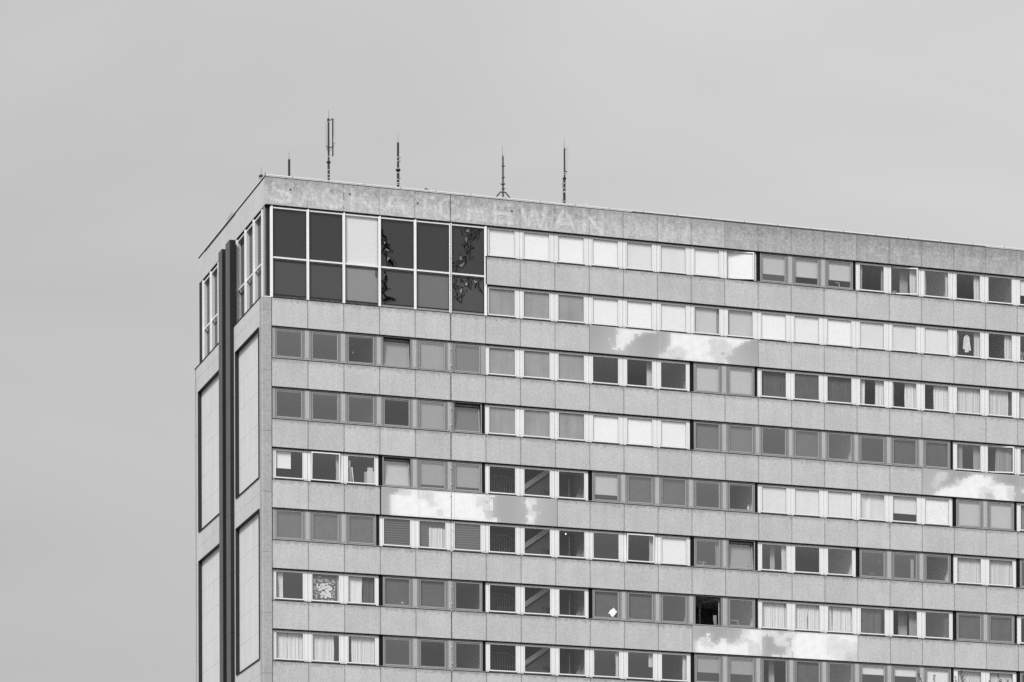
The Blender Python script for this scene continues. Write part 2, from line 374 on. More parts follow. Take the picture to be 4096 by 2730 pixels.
GL = {'S': [[(1, .86), (.8, .97), (.3, .97), (.08, .78), (.25, .57), (.75, .46), (.93, .24), (.72, .04), (.25, .04), (0, .16)]], 'A': [[(.08, 0), (.5, 1)], [(.5, 1), (.92, 0)], [(.25, .3), (.75, .3)]],
 'K': [[(.1, 0), (.1, 1)], [(.12, .4), (.88, 1)], [(.4, .62), (.92, 0)]], 'T': [[(0, .93), (1, .93)], [(.5, 0), (.5, .9)]], 'C': [[(.97, .8), (.7, .96), (.35, .96), (.1, .72), (.1, .28), (.35, .04), (.7, .04), (.97, .2)]],
 'H': [[(.1, 0), (.1, 1)], [(.9, 0), (.9, 1)], [(.1, .5), (.9, .5)]], 'E': [[(.12, 0), (.12, 1)], [(.12, .93), (.98, .93)], [(.12, .5), (.9, .5)], [(.12, .07), (.98, .07)]],
 'W': [[(.04, 1), (.27, 0)], [(.27, 0), (.5, .95)], [(.5, .95), (.73, 0)], [(.73, 0), (.96, 1)]], 'N': [[(.1, 0), (.1, 1)], [(.1, 1), (.9, 0)], [(.9, 0), (.9, 1)]]}
for ch, a, b in LET:
    X0, X1_ = at(a, 800).x, at(b, 800).x; mb = MB(); k = 0
    for P in GL[ch]:
        for i in range(len(P) - 1):
            p, q = Vector((X0 + P[i][0] * (X1_ - X0), 0, 53.87 + P[i][1])), Vector((X0 + P[i + 1][0] * (X1_ - X0), 0, 53.87 + P[i + 1][1]))
            d = (q - p).normalized(); n = Vector((-d.z, 0, d.x)) * .10; e_ = d * .05; yy = Vector((0, -.0015 - .0006 * k, 0)); k += 1
            mb.face([p - n - e_ + yy, q - n + e_ + yy, q + n + e_ + yy, p + n - e_ + yy], 'ghost')
    mb.build('faded_letter', PAR)
# bolt holes and rust marks
mb = MB()
rb = random.Random(5)
for b in range(0, 13):
    for fx, zz in ((.3, 53.84), (.95, 53.84)):
        x = b * B + fx + rb.uniform(-.1, .1); s2 = rb.uniform(.018, .035); z = zz + rb.uniform(-.03, .03)
        mb.box(x, x + s2, -.005, 0.001, z, z + s2 * 1.4, 'black2')
for px, py in ((1399, 777), (1669, 814), (2047, 845), (1161, 759)):
    p = at(px, py); mb.box(p.x - .03, p.x + .05, -.006, .001, p.z - .05, p.z + .04, 'black2')
for k in range(4):
    p = at(1999 + 3.7 * k, 862.5 + .3 * k); mb.box(p.x, p.x + .022, -.006, .001, p.z, p.z + .022, 'black2')
for b in range(0, 7):
    for fx in (.55, 1.3): x = b * B + fx; mb.box(x, x + .022, -.005, .001, SILL(2) - .2, SILL(2) - .165, 'black2')
mb.build('bolt_holes', PAR)

# roof, back, right end, corner pillar, side wall ------------------------------------------------
mb = MB()
mb.box(XP + .2, XR - .2, .3, DEP - .2, 54.45, 54.6, 'joint')
mb.build('roof', BLD)
mb = MB()
mb.box(XL + .3, XR, DEP - .25, DEP, 0, 53.7, 'conc'); mb.box(XR, XR + .25, .1, DEP - .3, 0, 53.7, 'conc')
mb.build('rear_wall', BLD)

mb = MB(); mb.box(-.006, .020, .03, .12, 0, SILL(2) - .02, 'black'); mb.build('corner_gap', BLD)
# corner pillar with horizontal joints
JZ = [45.76 + H * k for k in range(-15, 2)]
mb = MB()
def round_corner(x0, y0, x1, y1, z0, z1, rad, mt, n=6):
    """solid with its (x0,y0) vertical edge rounded"""
    P = [(x1, y0), (x1, y1), (x0, y1)]
    P += [(x0 + rad - rad * math.cos(a), y0 + rad - rad * math.sin(a)) for a in [math.pi / 2 * k / n for k in range(n + 1)]]
    k0 = len(mb.v); n2 = len(P)
    mb.v += [(p[0], p[1], z0) for p in P] + [(p[0], p[1], z1) for p in P]
    for i in range(n2):
        j = (i + 1) % n2; mb.f.append((k0 + j, k0 + i, k0 + n2 + i, k0 + n2 + j)); mb.m.append(mb.mi(mt)); mb.t.append(1)
    mb.f.append(tuple(k0 + i for i in range(n2))); mb.m.append(mb.mi(mt)); mb.t.append(1)
    mb.f.append(tuple(k0 + n2 + i for i in reversed(range(n2)))); mb.m.append(mb.mi(mt)); mb.t.append(1)
zs = [0] + JZ + [SILL(2) - .01]
for i in range(len(zs) - 1): round_corner(XL, .012, -.008, .42, zs[i] + .006, zs[i + 1] - .006, .07, 'pillar')
mb.box(XL + .02, -.02, .05, .4, 0, SILL(2) - .03, 'joint')
for z in JZ:                                        # fixing pins in pairs
    for dz in (.25, .97, 1.7, 2.4):
        for dx in (.26, .30): mb.box(XL + dx, XL + dx + .012, .008, .014, z + dz, z + dz + .012, 'dark')
mb.box(-.33, -.06, .0, .3, SILL(2) - .01, SILL(2) + .04, 'flash')
mb.build('corner_pillar', BLD)

# side wall: light slabs around two stacks of tall recesses
ROs = (.47, 5.2); ROl = (8.6, 13.32)
mb = MB(); ZT = SILL(2)
rec = [(47.9 - 3 * H * k, 40.66 - 3 * H * k) for k in range(5)]
def yz(y0, y1, z0, z1, mt='sidec'): mb.box(XL, XL + .16, y0 + .004, y1 - .004, z0 + .005, z1 - .005, mt)
cuts = sorted([0.0] + [z for z in JZ if z < ZT] + [ZT] + [v for a, b in rec for v in (a, b) if v > 0])
def strip(y0, y1, solid):
    zz = [0.0] + [z for z in JZ] + [ZT]
    if solid:
        for i in range(len(zz) - 1): yz(y0, y1, zz[i], zz[i + 1])
    else:
        # above the top recess
        yz(y0, y1, 48.67, ZT); yz(y0, y1, rec[0][0], 48.67)
        for k in range(4):
            zj = 39.93 - 3 * H * k
            yz(y0, y1, zj, rec[k][1]); yz(y0, y1, rec[k + 1][0], zj)
        yz(y0, y1, 0, max(rec[4][1], 1))
strip(.42, ROs[0], True)
for a, b in ((ROs[0], 2.6), (2.6, ROs[1])): strip(a, b, False)
strip(ROs[1], 5.64, True); strip(6.5, 7.27, True); strip(8.0, ROl[0], True)
for a, b in ((ROl[0], 10.1), (10.1, 11.7), (11.7, ROl[1])): strip(a, b, False)
strip(ROl[1], DEP - .28, True)
mb.box(XL + .17, XL + .25, .43, DEP - .3, 0, ZT - .02, 'joint')
WALL = mb.build('side_wall', BLD)
mb = MB()
for i in range(len(zs) - 1): mb.box(XL - .002, XL + .3, DEP - .27, DEP + .02, zs[i] + .006, zs[i + 1] - .006, 'pillar')
mb.box(XL - .03, XL + .25, .3, DEP + .03, ZT - .005, ZT + .035, 'dark')
mb.build('ledge', WALL)
for (y0, y1) in (ROs, ROl):
    for k in range(5):
        za, zb = rec[k]
        if zb < .5: continue
        mb = MB(); xo, xi = XL - .06, XL + .165
        mb.box(xo, xi, y0, y0 + .03, zb, za, 'dark'); mb.box(xo, xi, y1 - .03, y1, zb, za, 'dark')
        mb.box(xo, xi, y0 + .03, y1 - .03, za - .03, za, 'dark'); mb.box(xo, xi, y0 + .03, y1 - .03, zb, zb + .03, 'dark')
        fr = mb.build('recess_frame', BLD)
        mb = MB(); zz = [zb + .03]
        for r in range(1, 19):
            for z in (SILL(r), SILL(r) - (H - OH)):
                if zb + .3 < z < za - .3: zz.append(z)
        zz = sorted(zz) + [za - .03]
        for i in range(len(zz) - 1): mb.box(XL + .135, XL + .155, y0 + .03, y1 - .03, zz[i] + .005, zz[i + 1] - .005, 'recess')
        mb.box(XL + .156, XL + .164, y0 + .03, y1 - .03, zb + .03, za - .03, 'groove')
        mb.build('cladding_board', fr)
# fins
for (y0, y1, name) in ((5.63, 6.48, 'fin'), (7.27, 8.0, 'fin')):
    mb = MB(); z0s = [0] + [z for z in JZ] + [52.0 if y0 < 6 else 51.58, 53.58]
    z0s = sorted(set(z0s))
    for i in range(len(z0s) - 1):
        a, b = z0s[i] + .005, z0s[i + 1] - .005
        mb.box(-.70, -.38, y0 + .02, y1, a, b, 'fin'); mb.box(-.69, -.381, y0, y0 + .019, a, b, 'findk')
        mb.box(-.702, -.66, y0 + .001, y0 + .3, a, b, 'fin')
    mb.box(-.68, -.39, y0 + .03, y1 - .02, 0, 53.5, 'joint')
    mb.box(-.379, XL + .12, y0 + .1, y1 - .1, 0, ZT, 'joint') if False else None
    if y0 > 7: mb.box(-.62, -.385, 6.5, y0 - .001, 0, 53.3, 'black')  # black box paints the deep shade of the slot between the fins
    mb.build('fin', BLD)

# tall top-floor glazing -----------------------------------------------------------------------
TZ0, TZ1, TR = SILL(2), 53.69, 51.18
zz_scr = {0: ('scr_d', 'scr_d2'), 1: ('scr_d', 'scr_d2'), 2: ('scr_w', 'scr_m'), 3: ('scr_d', 'scr_d2'), 4: ('scr_d', 'scr_m2'), 5: ('scr_d', 'scr_d2')}
TALL = []
for b in range(6):
    mb = MB(); x0 = b * B + .02; x1 = (b + 1) * B + .02
    mb.box(x0 - .01, x0 + .055, .0, .1, TZ0 + .01, TZ1 - .02, 'sash'); mb.box(x0 - .055, x0 - .015, .06, .16, TZ0 + .01, TZ1 - .02, 'white')
    mb.box(x0 - .015, x0 - .01, .09, .16, TZ0, TZ1, 'gline')
    a, c = x0 + .055, x1 - .055
    mb.box(a, c, .06, .16, TZ1 - .11, TZ1 - .055, 'white'); mb.box(a, c, .1, .16, TZ1 - .055, TZ1, 'groove')
    mb.box(a, c, .05, .16, TR, TR + .075, 'white'); mb.box(a, c, .1, .16, TR - .07, TR - .001, 'gline'); mb.box(a, c, .09, .16, TR - .05, TR - .035, 'groove')
    mb.box(a, c, .07, .16, TZ0 + .016, TZ0 + .12, 'groove' if b > 2 else 'sill'); mb.box(a, c, .1, .16, TZ0 + .12, TZ0 + .2, 'dark')
    mb.box(c, c + .012, .08, .16, TZ0 + .01, TZ1, 'gline')
    if b == 5: mb.box(x1 - .01, x1 + .05, .0, .1, TZ0 + .01, TZ1 - .02, 'sash'); mb.box(x1 - .055, x1 - .01, .06, .12, TZ0 + .01, TZ1, 'white')
    w = mb.build('tall_window', BLD); TALL.append(w)
    p = MB(); p.face([(a, .125, TZ0 + .2), (c, .125, TZ0 + .2), (c, .125, TR - .07), (a, .125, TR - .07)], 'glassc'); p.face([(a, .125, TR + .075), (c, .125, TR + .075), (c, .125, TZ1 - .11), (a, .125, TZ1 - .11)], 'glassc')
    p.build('pane', w)
    p = MB(); p.box(a - .05, c + .05, .17, .18, TR + .02, TZ1, zz_scr[b][0]); p.box(a - .05, c + .05, .17, .18, TZ0, TR - .02, zz_scr[b][1]); p.build('blind', w)
# triangle line work stuck inside two of the tall windows
def lines_on(w, segs, tris, name='triangle_decoration'):
    mb = MB(); y = .122
    for (a, b, wd) in segs:
        p, q = at(*a, y), at(*b, y); d = Vector((q.x - p.x, 0, q.z - p.z)); L_ = d.length
        if L_ < .01: continue
        n = Vector((-d.z, 0, d.x)) / L_ * wd; mb.face([p - n, q - n, q + n, p + n], 'black')
    for T, mt in tris: mb.face([at(*t, y - .002) for t in T], mt)
    o = mb.build(name, w); return o
def px5(z): return (1800 + z[0] * .2294, 890 + z[1] * .2296)
def px3(z): return (1500 + z[0] * .2362, 860 + z[1] * .2360)
S5 = [[(285,75),(245,155),(355,180),(290,75)],[(355,180),(375,80)],[(370,155),(440,95)],[(250,285),(305,225),(295,370),(250,285)],[(305,225),(380,205),(295,370)],[(380,205),(430,270),(350,290),(380,205)],[(380,205),(555,130),(400,160)],[(430,270),(445,185)],[(430,270),(360,350),(350,460)],[(295,370),(245,445),(260,340)],[(295,370),(355,465),(420,440),(360,405)],[(420,440),(350,475),(295,560),(320,430)],[(295,560),(265,455)],[(175,555),(155,670),(225,645),(175,555)],[(30,725),(155,670),(280,590),(225,645)],[(280,590),(285,680),(130,750),(30,775)],[(285,680),(215,790),(135,755)],[(130,750),(85,880)],[(120,820),(145,880)],[(230,610),(280,590)],[(500,175),(440,290)],[(500,175),(520,230),(460,330)],[(190,115),(230,240)],[(195,375),(245,410)],[(345,640),(350,500)],[(345,640),(420,600)],[(65,935),(105,1050),(135,935)],[(185,985),(180,1040),(245,1030),(185,985)],[(245,1100),(315,965),(320,1110),(245,1100)],[(320,965),(360,1030),(320,1110),(355,1165),(385,1030),(360,1030)],[(385,965),(400,990),(455,1060),(480,1045),(400,990)],[(480,1045),(570,1245),(495,1150),(500,1050)],[(480,1045),(560,990)],[(80,1060),(90,1160),(150,1160),(80,1060)],[(80,1060),(35,1080),(90,1160),(130,1310)],[(120,1105),(220,1130),(160,1190),(195,1250),(220,1130)],[(195,1250),(205,1305),(200,1400),(120,1345),(195,1280)],[(75,1280),(125,1345)],[(125,1345),(135,1210)],[(205,1305),(255,1250),(230,1190)],[(470,1095),(440,1060),(430,1145),(470,1095)]]
seg5 = []
for P in S5:
    for i in range(len(P) - 1): seg5.append((px5(P[i]), px5(P[i + 1]), .018))
tri5 = [([px5(t) for t in T], mt) for T, mt in (([(260,155),(320,112),(345,178)],'blindd'),([(255,290),(300,240),(293,360)],'blindd'),([(305,230),(375,210),(298,360)],'dark'),([(178,565),(160,665),(220,645)],'blindd'),([(148,752),(265,690),(210,785)],'blindd'),([(290,1035),(258,1095),(305,1098)],'curtg'),([(405,995),(440,1058),(478,1045)],'curtg'),([(215,1145),(165,1190),(193,1245)],'curtg'),([(295,1150),(270,1195),(290,1210)],'dark'),([(130,745),(160,680),(275,600),(270,680)],'dark'))]
lines_on(TALL[5], [g_ for g_ in seg5 if g_[0][1] < 1100], [t_ for t_ in tri5 if t_[0][0][1] < 1100]); lines_on(TALL[5], [g_ for g_ in seg5 if g_[0][1] >= 1100], [t_ for t_ in tri5 if t_[0][0][1] >= 1100])
rt3 = random.Random(21); seg3 = []
spine = [(125,240),(120,350),(170,400),(150,480),(210,520),(140,600),(230,600),(180,680),(240,740),(200,800),(280,780),(230,870),(330,870)]
sp2 = [(200,950),(180,1010),(200,1080),(140,1120),(170,1200),(120,1280),(200,1250),(150,1330),(200,1380),(130,1440),(250,1400),(320,1450)]
for Q, n in ((spine, 60), (sp2, 52)):
    pts = [(x + rt3.uniform(-45, 45), y + rt3.uniform(-40, 40)) for x, y in Q for _ in range(3)]
    pts = [(max(98, x), y) for x, y in pts]
    for _ in range(n):
        a = rt3.choice(pts); near = sorted(pts, key=lambda p: (p[0] - a[0]) ** 2 + (p[1] - a[1]) ** 2)[1:8]; b_ = rt3.choice(near); c_ = rt3.choice(near)
        for u, v in ((a, b_), (b_, c_), (c_, a)): seg3.append((px3(u), px3(v), .017))
for P in ([(315,610),(180,570),(315,625),(170,640)], [(375,840),(300,740),(310,890),(375,840)], [(365,1445),(255,1380),(150,1480),(365,1445)], [(280,1255),(150,1250)]):
    for i in range(len(P) - 1): seg3.append((px3(P[i]), px3(P[i + 1]), .012))
tri3 = [([px3(t) for t in T], mt) for T, mt in (([(180,565),(185,610),(255,608)],'blindd'),([(210,705),(200,795),(265,730)],'blindd'),([(175,455),(155,480),(168,490)],'blindg'),([(165,1005),(170,1040),(185,1005)],'blindd'))]
lines_on(TALL[3], seg3, tri3)
lines_on(TALL[2], [(px3(a), px3(b), .012) for a, b in (((0,960),(40,950)),((0,980),(20,1060)),((20,1060),(38,990)),((5,1000),(38,960)))], [])

# recessed corner post of the top floors + side glazing
mb = MB()
mb.box(-.27, -.17, .35, .5, TZ0 + .04, TZ1, 'grey'); mb.box(-.169, -.02, .2, .5, TZ0 + .04, TZ1, 'dark'); mb.box(-.255, -.235, .3, .349, TZ0 + .04, TZ1, 'groove')
mb.build('corner_post', BLD)
mull = [(.72, .85), (2.43, 2.55), (4.14, 4.26), (5.9, 6.02), (7.75, 7.85), (9.83, 9.95), (11.55, 11.67), (13.25, 13.37)]
for i in range(len(mull) - 1):
    y0, y1 = mull[i][1], mull[i + 1][0]
    mb = MB()
    for (a, c) in ((mull[i],) if i < len(mull) - 2 else (mull[i], mull[i + 1])):
        mb.box(XP - .005, XP + .095, a, c, TZ0 + .035, TZ1 - .01, 'sash'); mb.box(XP + .096, XP + .24, a + .01, c - .01, TZ0 + .04, TZ1 - .01, 'blindg')
    mb.box(XP + .07, XP + .13, y0, y1, TR - .06, TR + .03, 'white'); mb.box(XP + .07, XP + .13, y0, y1, TZ1 - .12, TZ1 - .05, 'white')
    mb.box(XP + .07, XP + .13, y0, y1, TZ0 + .035, TZ0 + .1, 'groove')
    w = mb.build('side_window', BLD)
    p = MB(); p.face([(XP + .1, y0, TZ0 + .1), (XP + .1, y0, TZ1 - .12), (XP + .1, y1, TZ1 - .12), (XP + .1, y1, TZ0 + .1)], 'glassc'); p.build('pane', w)
    p = MB(); p.box(XP + .25, XP + .26, y0 - .05, y1 + .05, TZ0 + .05, TZ1, 'scr_m2'); p.build('blind', w)
mb = MB(); mb.box(XP + .03, XP + .2, 13.4, DEP, TZ0 + .03, TZ1, 'dark'); mb.build('far_corner_post', BLD)

# ------------------------------------------------------------------ window strips
YF = .13
def mk_white():
    mb = MB()
    mb.box(.010, .160, YF, .24, .03, 1.50, 'white'); mb.box(1.615, 1.790, YF, .24, .03, 1.50, 'white')
    mb.box(.012, 1.79, YF + .01, .24, 1.502, 1.528, 'groove')
    mb.box(.162, 1.613, YF + .012, .24, 1.472, 1.50, 'white')
    mb.box(1.791, 1.809, YF + .04, .24, .02, 1.53, 'black')
    mb.box(.162, 1.613, YF + .005, .24, .018, .088, 'sill'); mb.box(.1, 1.7, YF - .03, YF + .002, .016, .034, 'sill')
    mb.box(.060, .064, YF - .002, YF + .01, .05, 1.49, 'groove'); mb.box(1.69, 1.694, YF - .002, YF + .01, .05, 1.49, 'groove')
    mb.ring(.1605, 1.6145, .0885, 1.4715, .012, YF + .05, .24, 'groove')
    mb.box(.02, .15, YF - .002, YF + .01, .014, .045, 'sill'); mb.box(1.63, 1.78, YF - .002, YF + .01, .014, .055, 'sill')
    return mb.mesh('white_window_frame')
def mk_sash(x0=.175, x1=1.60, z0=.1, z1=1.462, w=.045, mt='sash', y0=YF - .008, y1=YF + .05):
    mb = MB(); mb.ring(x0, x1, z0, z1, w, y0, y1, mt, w * 1.15)
    mb.ring(x0 + w + .0005, x1 - w - .0005, z0 + w * 1.15 + .0005, z1 - w * 1.15 - .0005, .010, y0 + .012, y1, 'groove')
    return mb.mesh('sash')
def mk_pane(x0, x1, z0, z1, y, mt='glass'):
    mb = MB(); mb.face([(x0, y, z0), (x1, y, z0), (x1, y, z1), (x0, y, z1)], mt); return mb.mesh('pane')
YG = .075
def mk_grey(left, right):
    mb = MB()
    if left == 'plain': mb.box(0.002, .168, YG, .24, .02, 1.53, 'grey')
    if left == 'slot': mb.box(-.05, .150, YG + .02, .24, .0, 1.56, 'black'); mb.box(.151, .168, YG - .005, .24, .02, 1.53, 'grey')
    mb.ring(.169, 1.591, .035, 1.528, .036, YG, .24, 'grey', .05)
    mb.ring(.2055, 1.5545, .0855, 1.4775, .006, YG + .03, .2, 'gline'); mb.ring(.199, 1.561, .079, 1.484, .0125, YG - .003, YG + .0135, 'gline')
    if right == 'mid':
        mb.box(1.592, 1.9685, YG + .004, .24, .035, 1.528, 'grey'); mb.box(1.662, 1.888, YG - .003, YG + .0035, .13, 1.45, 'greyl')
        for x in (1.592, 1.654, 1.889, 1.96): mb.box(x, x + .013, YG - .004, YG + .0036, .05 if x in (1.592, 1.96) else .125, 1.52 if x in (1.592, 1.96) else 1.455, 'gline')
    if right == 'plain': mb.box(1.592, 1.80, YG, .24, .035, 1.528, 'grey')
    if right == 'slot': mb.box(1.592, 1.612, YG - .005, .24, .035, 1.528, 'grey'); mb.box(1.6125, 1.772, YG + .02, .24, .0, 1.56, 'black'); mb.box(1.773, 1.80, YF, .24, .03, 1.5, 'white')
    xe = {'mid': 1.97, 'plain': 1.8, 'slot': 1.77}[right]; xs = {'plain': .002, 'slot': -.05, None: .17}[left]
    mb.box(xs, xe, -.012, .2, .0145, .034, 'grey')
    for x in (.25, .8, 1.4) + ((1.75,) if right == 'mid' else ()): mb.box(x, x + .045, YG - .004, YG - .0005, .045, .058, 'black2')
    return mb.mesh('grey_window_frame')
me_wf = mk_white(); me_ws = mk_sash(); me_wp = mk_pane(.2305, 1.5445, .163, 1.399, YF + .03)
me_wps = mk_pane(.2305, 1.5445, .163, 1.399, YF + .03, 'glasss')
me_ws0 = mk_sash(.175 - .8875, 1.60 - .8875, .1, 1.462, .045, 'sash', -.03, .028); me_wp0 = mk_pane(.2305 - .8875, 1.5445 - .8875, .163, 1.399, 0)
GX0, GX1, GZ0, GZ1 = .212, 1.548, .092, 1.471
me_gs = mk_sash(GX0, GX1, GZ0, GZ1, .05, 'grey', YG + .012, YG + .06); me_gp = mk_pane(GX0 + .06, GX1 - .06, GZ0 + .0675, GZ1 - .0675, YG + .03, 'glassg')
me_gs0 = mk_sash(GX0, GX1, 0, GZ1 - GZ0, .05, 'grey', 0, .05); me_gp0 = mk_pane(GX0 + .06, GX1 - .06, .0675, GZ1 - GZ0 - .0675, .02, 'glassg')
greycache = {}
M['glass1'] = glass('window_glass_dull', .07); M['glass2'] = glass('window_glass_bright', .13); M['glassg1'] = glass('reflective_glass_dull', .10); M['glassg2'] = glass('reflective_glass_bright', .185)
PW = [me_wp, mk_pane(.2305, 1.5445, .163, 1.399, YF + .03, 'glass1'), mk_pane(.2305, 1.5445, .163, 1.399, YF + .03, 'glass2')]
PG = [me_gp] + [mk_pane(GX0 + .06, GX1 - .06, GZ0 + .0675, GZ1 - .0675, YG + .03, q) for q in ('glassg1', 'glassg2')]
rg = random.Random(17)
LOWG = lambda r: [1, 0, 1] if r in (7, 8) else [0, 2, 0, 1, 2]
def content(mb, c, x0=.05, x1=1.75):
    """c: list of items drawn behind the pane"""
    for it in c:
        k = it[0]
        if k == 'blind': mb.box(x0, x1, .206, .212, it[2], 1.6, it[1]); (mb.box(x0, x1, .2035, .216, it[2] - .03, it[2], 'gline' if it[1] != 'blindw' else it[1]) if it[2] > 0.05 else None)
        if k == 'box': mb.box(it[2], it[3], it[6] if len(it) > 6 else .262, (it[6] if len(it) > 6 else .262) + .008, it[4], it[5], it[1])
        if k == 'head': mb.box(.24, 1.52, .165, .2, 1.37, 1.405, 'hlight')
        if k == 'curt':
            _, mt, a, b, n = it[:5]; amp = it[5] if len(it) > 5 else .028; skew = it[6] if len(it) > 6 else 0.0
            n = n * .85; amp *= .62; N = max(12, int(n * 10)); rr = random.Random(int(a * 1000 + n * 7 + b * 310)); ph = rr.uniform(0, 6); k0 = len(mb.v)
            for j, z in enumerate((1.50, 1.2, .7, .05)):
                for i in range(N + 1):
                    u = i / N; ww = 1 + .15 * math.sin(u * 9 + ph)
                    x = a + (b - a) * u + (j / 3) * skew * (1 - u) + .012 * math.sin(j * 2 + u * 11 + ph)
                    y = .30 + amp * math.sin(u * n * 6.283 * ww + ph + .15 * j) * (.7 + .3 * math.sin(u * 7.7 + ph * 2))
                    mb.v.append((x, y, z))
            for j in range(3):
                for i in range(N):
                    q = k0 + j * (N + 1) + i; mb.f.append((q, q + N + 1, q + N + 2, q + 1)); mb.m.append(mb.mi(mt)); mb.t.append(1)
        if k == 'tri': mb.face([(p[0], .20, p[1]) for p in it[2]], it[1])
NAMEC = {'curt': 'curtain', 'blind': 'blind', 'box': 'blind', 'head': 'blind', 'tri': 'blind'}  # box items include pieces of room wall, built as blind too
def window(r, b, kind, c=(), op=None, left=None, right='mid'):
    loc = (b * B, 0, SILL(r))
    if kind == 'w':
        gp = me_wps if (b in (6, 7, 8) and r >= 5) else PW[rg.choice([0, 1, 1, 2])]
        w = obj('stair_window' if (b in (6, 7, 8) and r >= 5) else 'casement_window', me_wf, BLD, loc)
        if op == 'pivot':
            s = obj('sash', me_ws0, w, (.8875, YF + .03, 0)); s.rotation_euler.z = R(-11); obj('pane', me_wp0, s)
        elif op == 'ajar':
            s = obj('sash', me_ws0, w, (.8875, YF - .02, 0)); s.rotation_euler.x = R(2.5); obj('pane', me_wp0, w, (.8875, YF - .01, 0)).rotation_euler.x = R(2.5)
        else: obj('sash', me_ws, w); obj('pane', gp, w)
    else:
        key = (left, right)
        if key not in greycache: greycache[key] = mk_grey(*key)
        w = obj('tilt_window', greycache[key], BLD, loc)
        if op == 'tilt':
            s = obj('sash', me_gs0, w, (0, YG + .02, GZ0)); s.rotation_euler.x = R(-9); p = obj('pane', me_gp0, w, (0, YG + .022, GZ0)); p.rotation_euler.x = R(-9)
        elif op == 'open':
            s = obj('sash', me_gs0, w, (0, 0, GZ0)); s.matrix_basis = Matrix.Translation((GX1 + .0, YG + .2, GZ0)) @ Matrix.Rotation(R(100), 4, 'Z') @ Matrix.Translation((-GX1, 0, 0)) if False else Matrix.Translation((GX1 - .01, YG + .17, GZ0)) @ Matrix.Rotation(R(-62), 4, 'Z') @ Matrix.Translation((-GX1, 0, 0))
        else: obj('sash', me_gs, w); obj('pane', PG[rg.choice(LOWG(r))], w)
    byname = {}
    for it in c: byname.setdefault(NAMEC[it[0]], []).append(it)
    for nm, its in byname.items():
        if op == 'pivot' and nm == 'blind' and its[0][0] == 'blind':
            mb = MB(); mb.box(-.66, .66, .03, .036, .15, 1.41, its[0][1]); o_ = mb.build(nm, w, (.8875, YF + .03, 0)); o_.rotation_euler.z = R(-11); continue
        mb = MB(); content(mb, its); mb.sm = nm == 'curtain'; o_ = mb.build(nm, w)
        if op == 'tilt': o_.rotation_euler.x = R(-9); o_.location = (0, -.05, -.12)
    return w
bl = lambda mt, z=0.0: ('blind', mt, z)
W_ = [bl('blindw')]; W2 = [bl('blindw2')]; TR_ = [bl('sheer')]; HD = ('head',)
def cu(a, b, n, mt='curt', amp=.028, sk=0.0): return ('curt', mt, a, b, n, amp, sk)
def bx(mt, x0, x1, z0, z1, y=.262): return ('box', mt, x0, x1, z0, z1, y)
wallR = lambda a=1.3: bx('blindm', a, 1.72, 0, 1.6, .5)
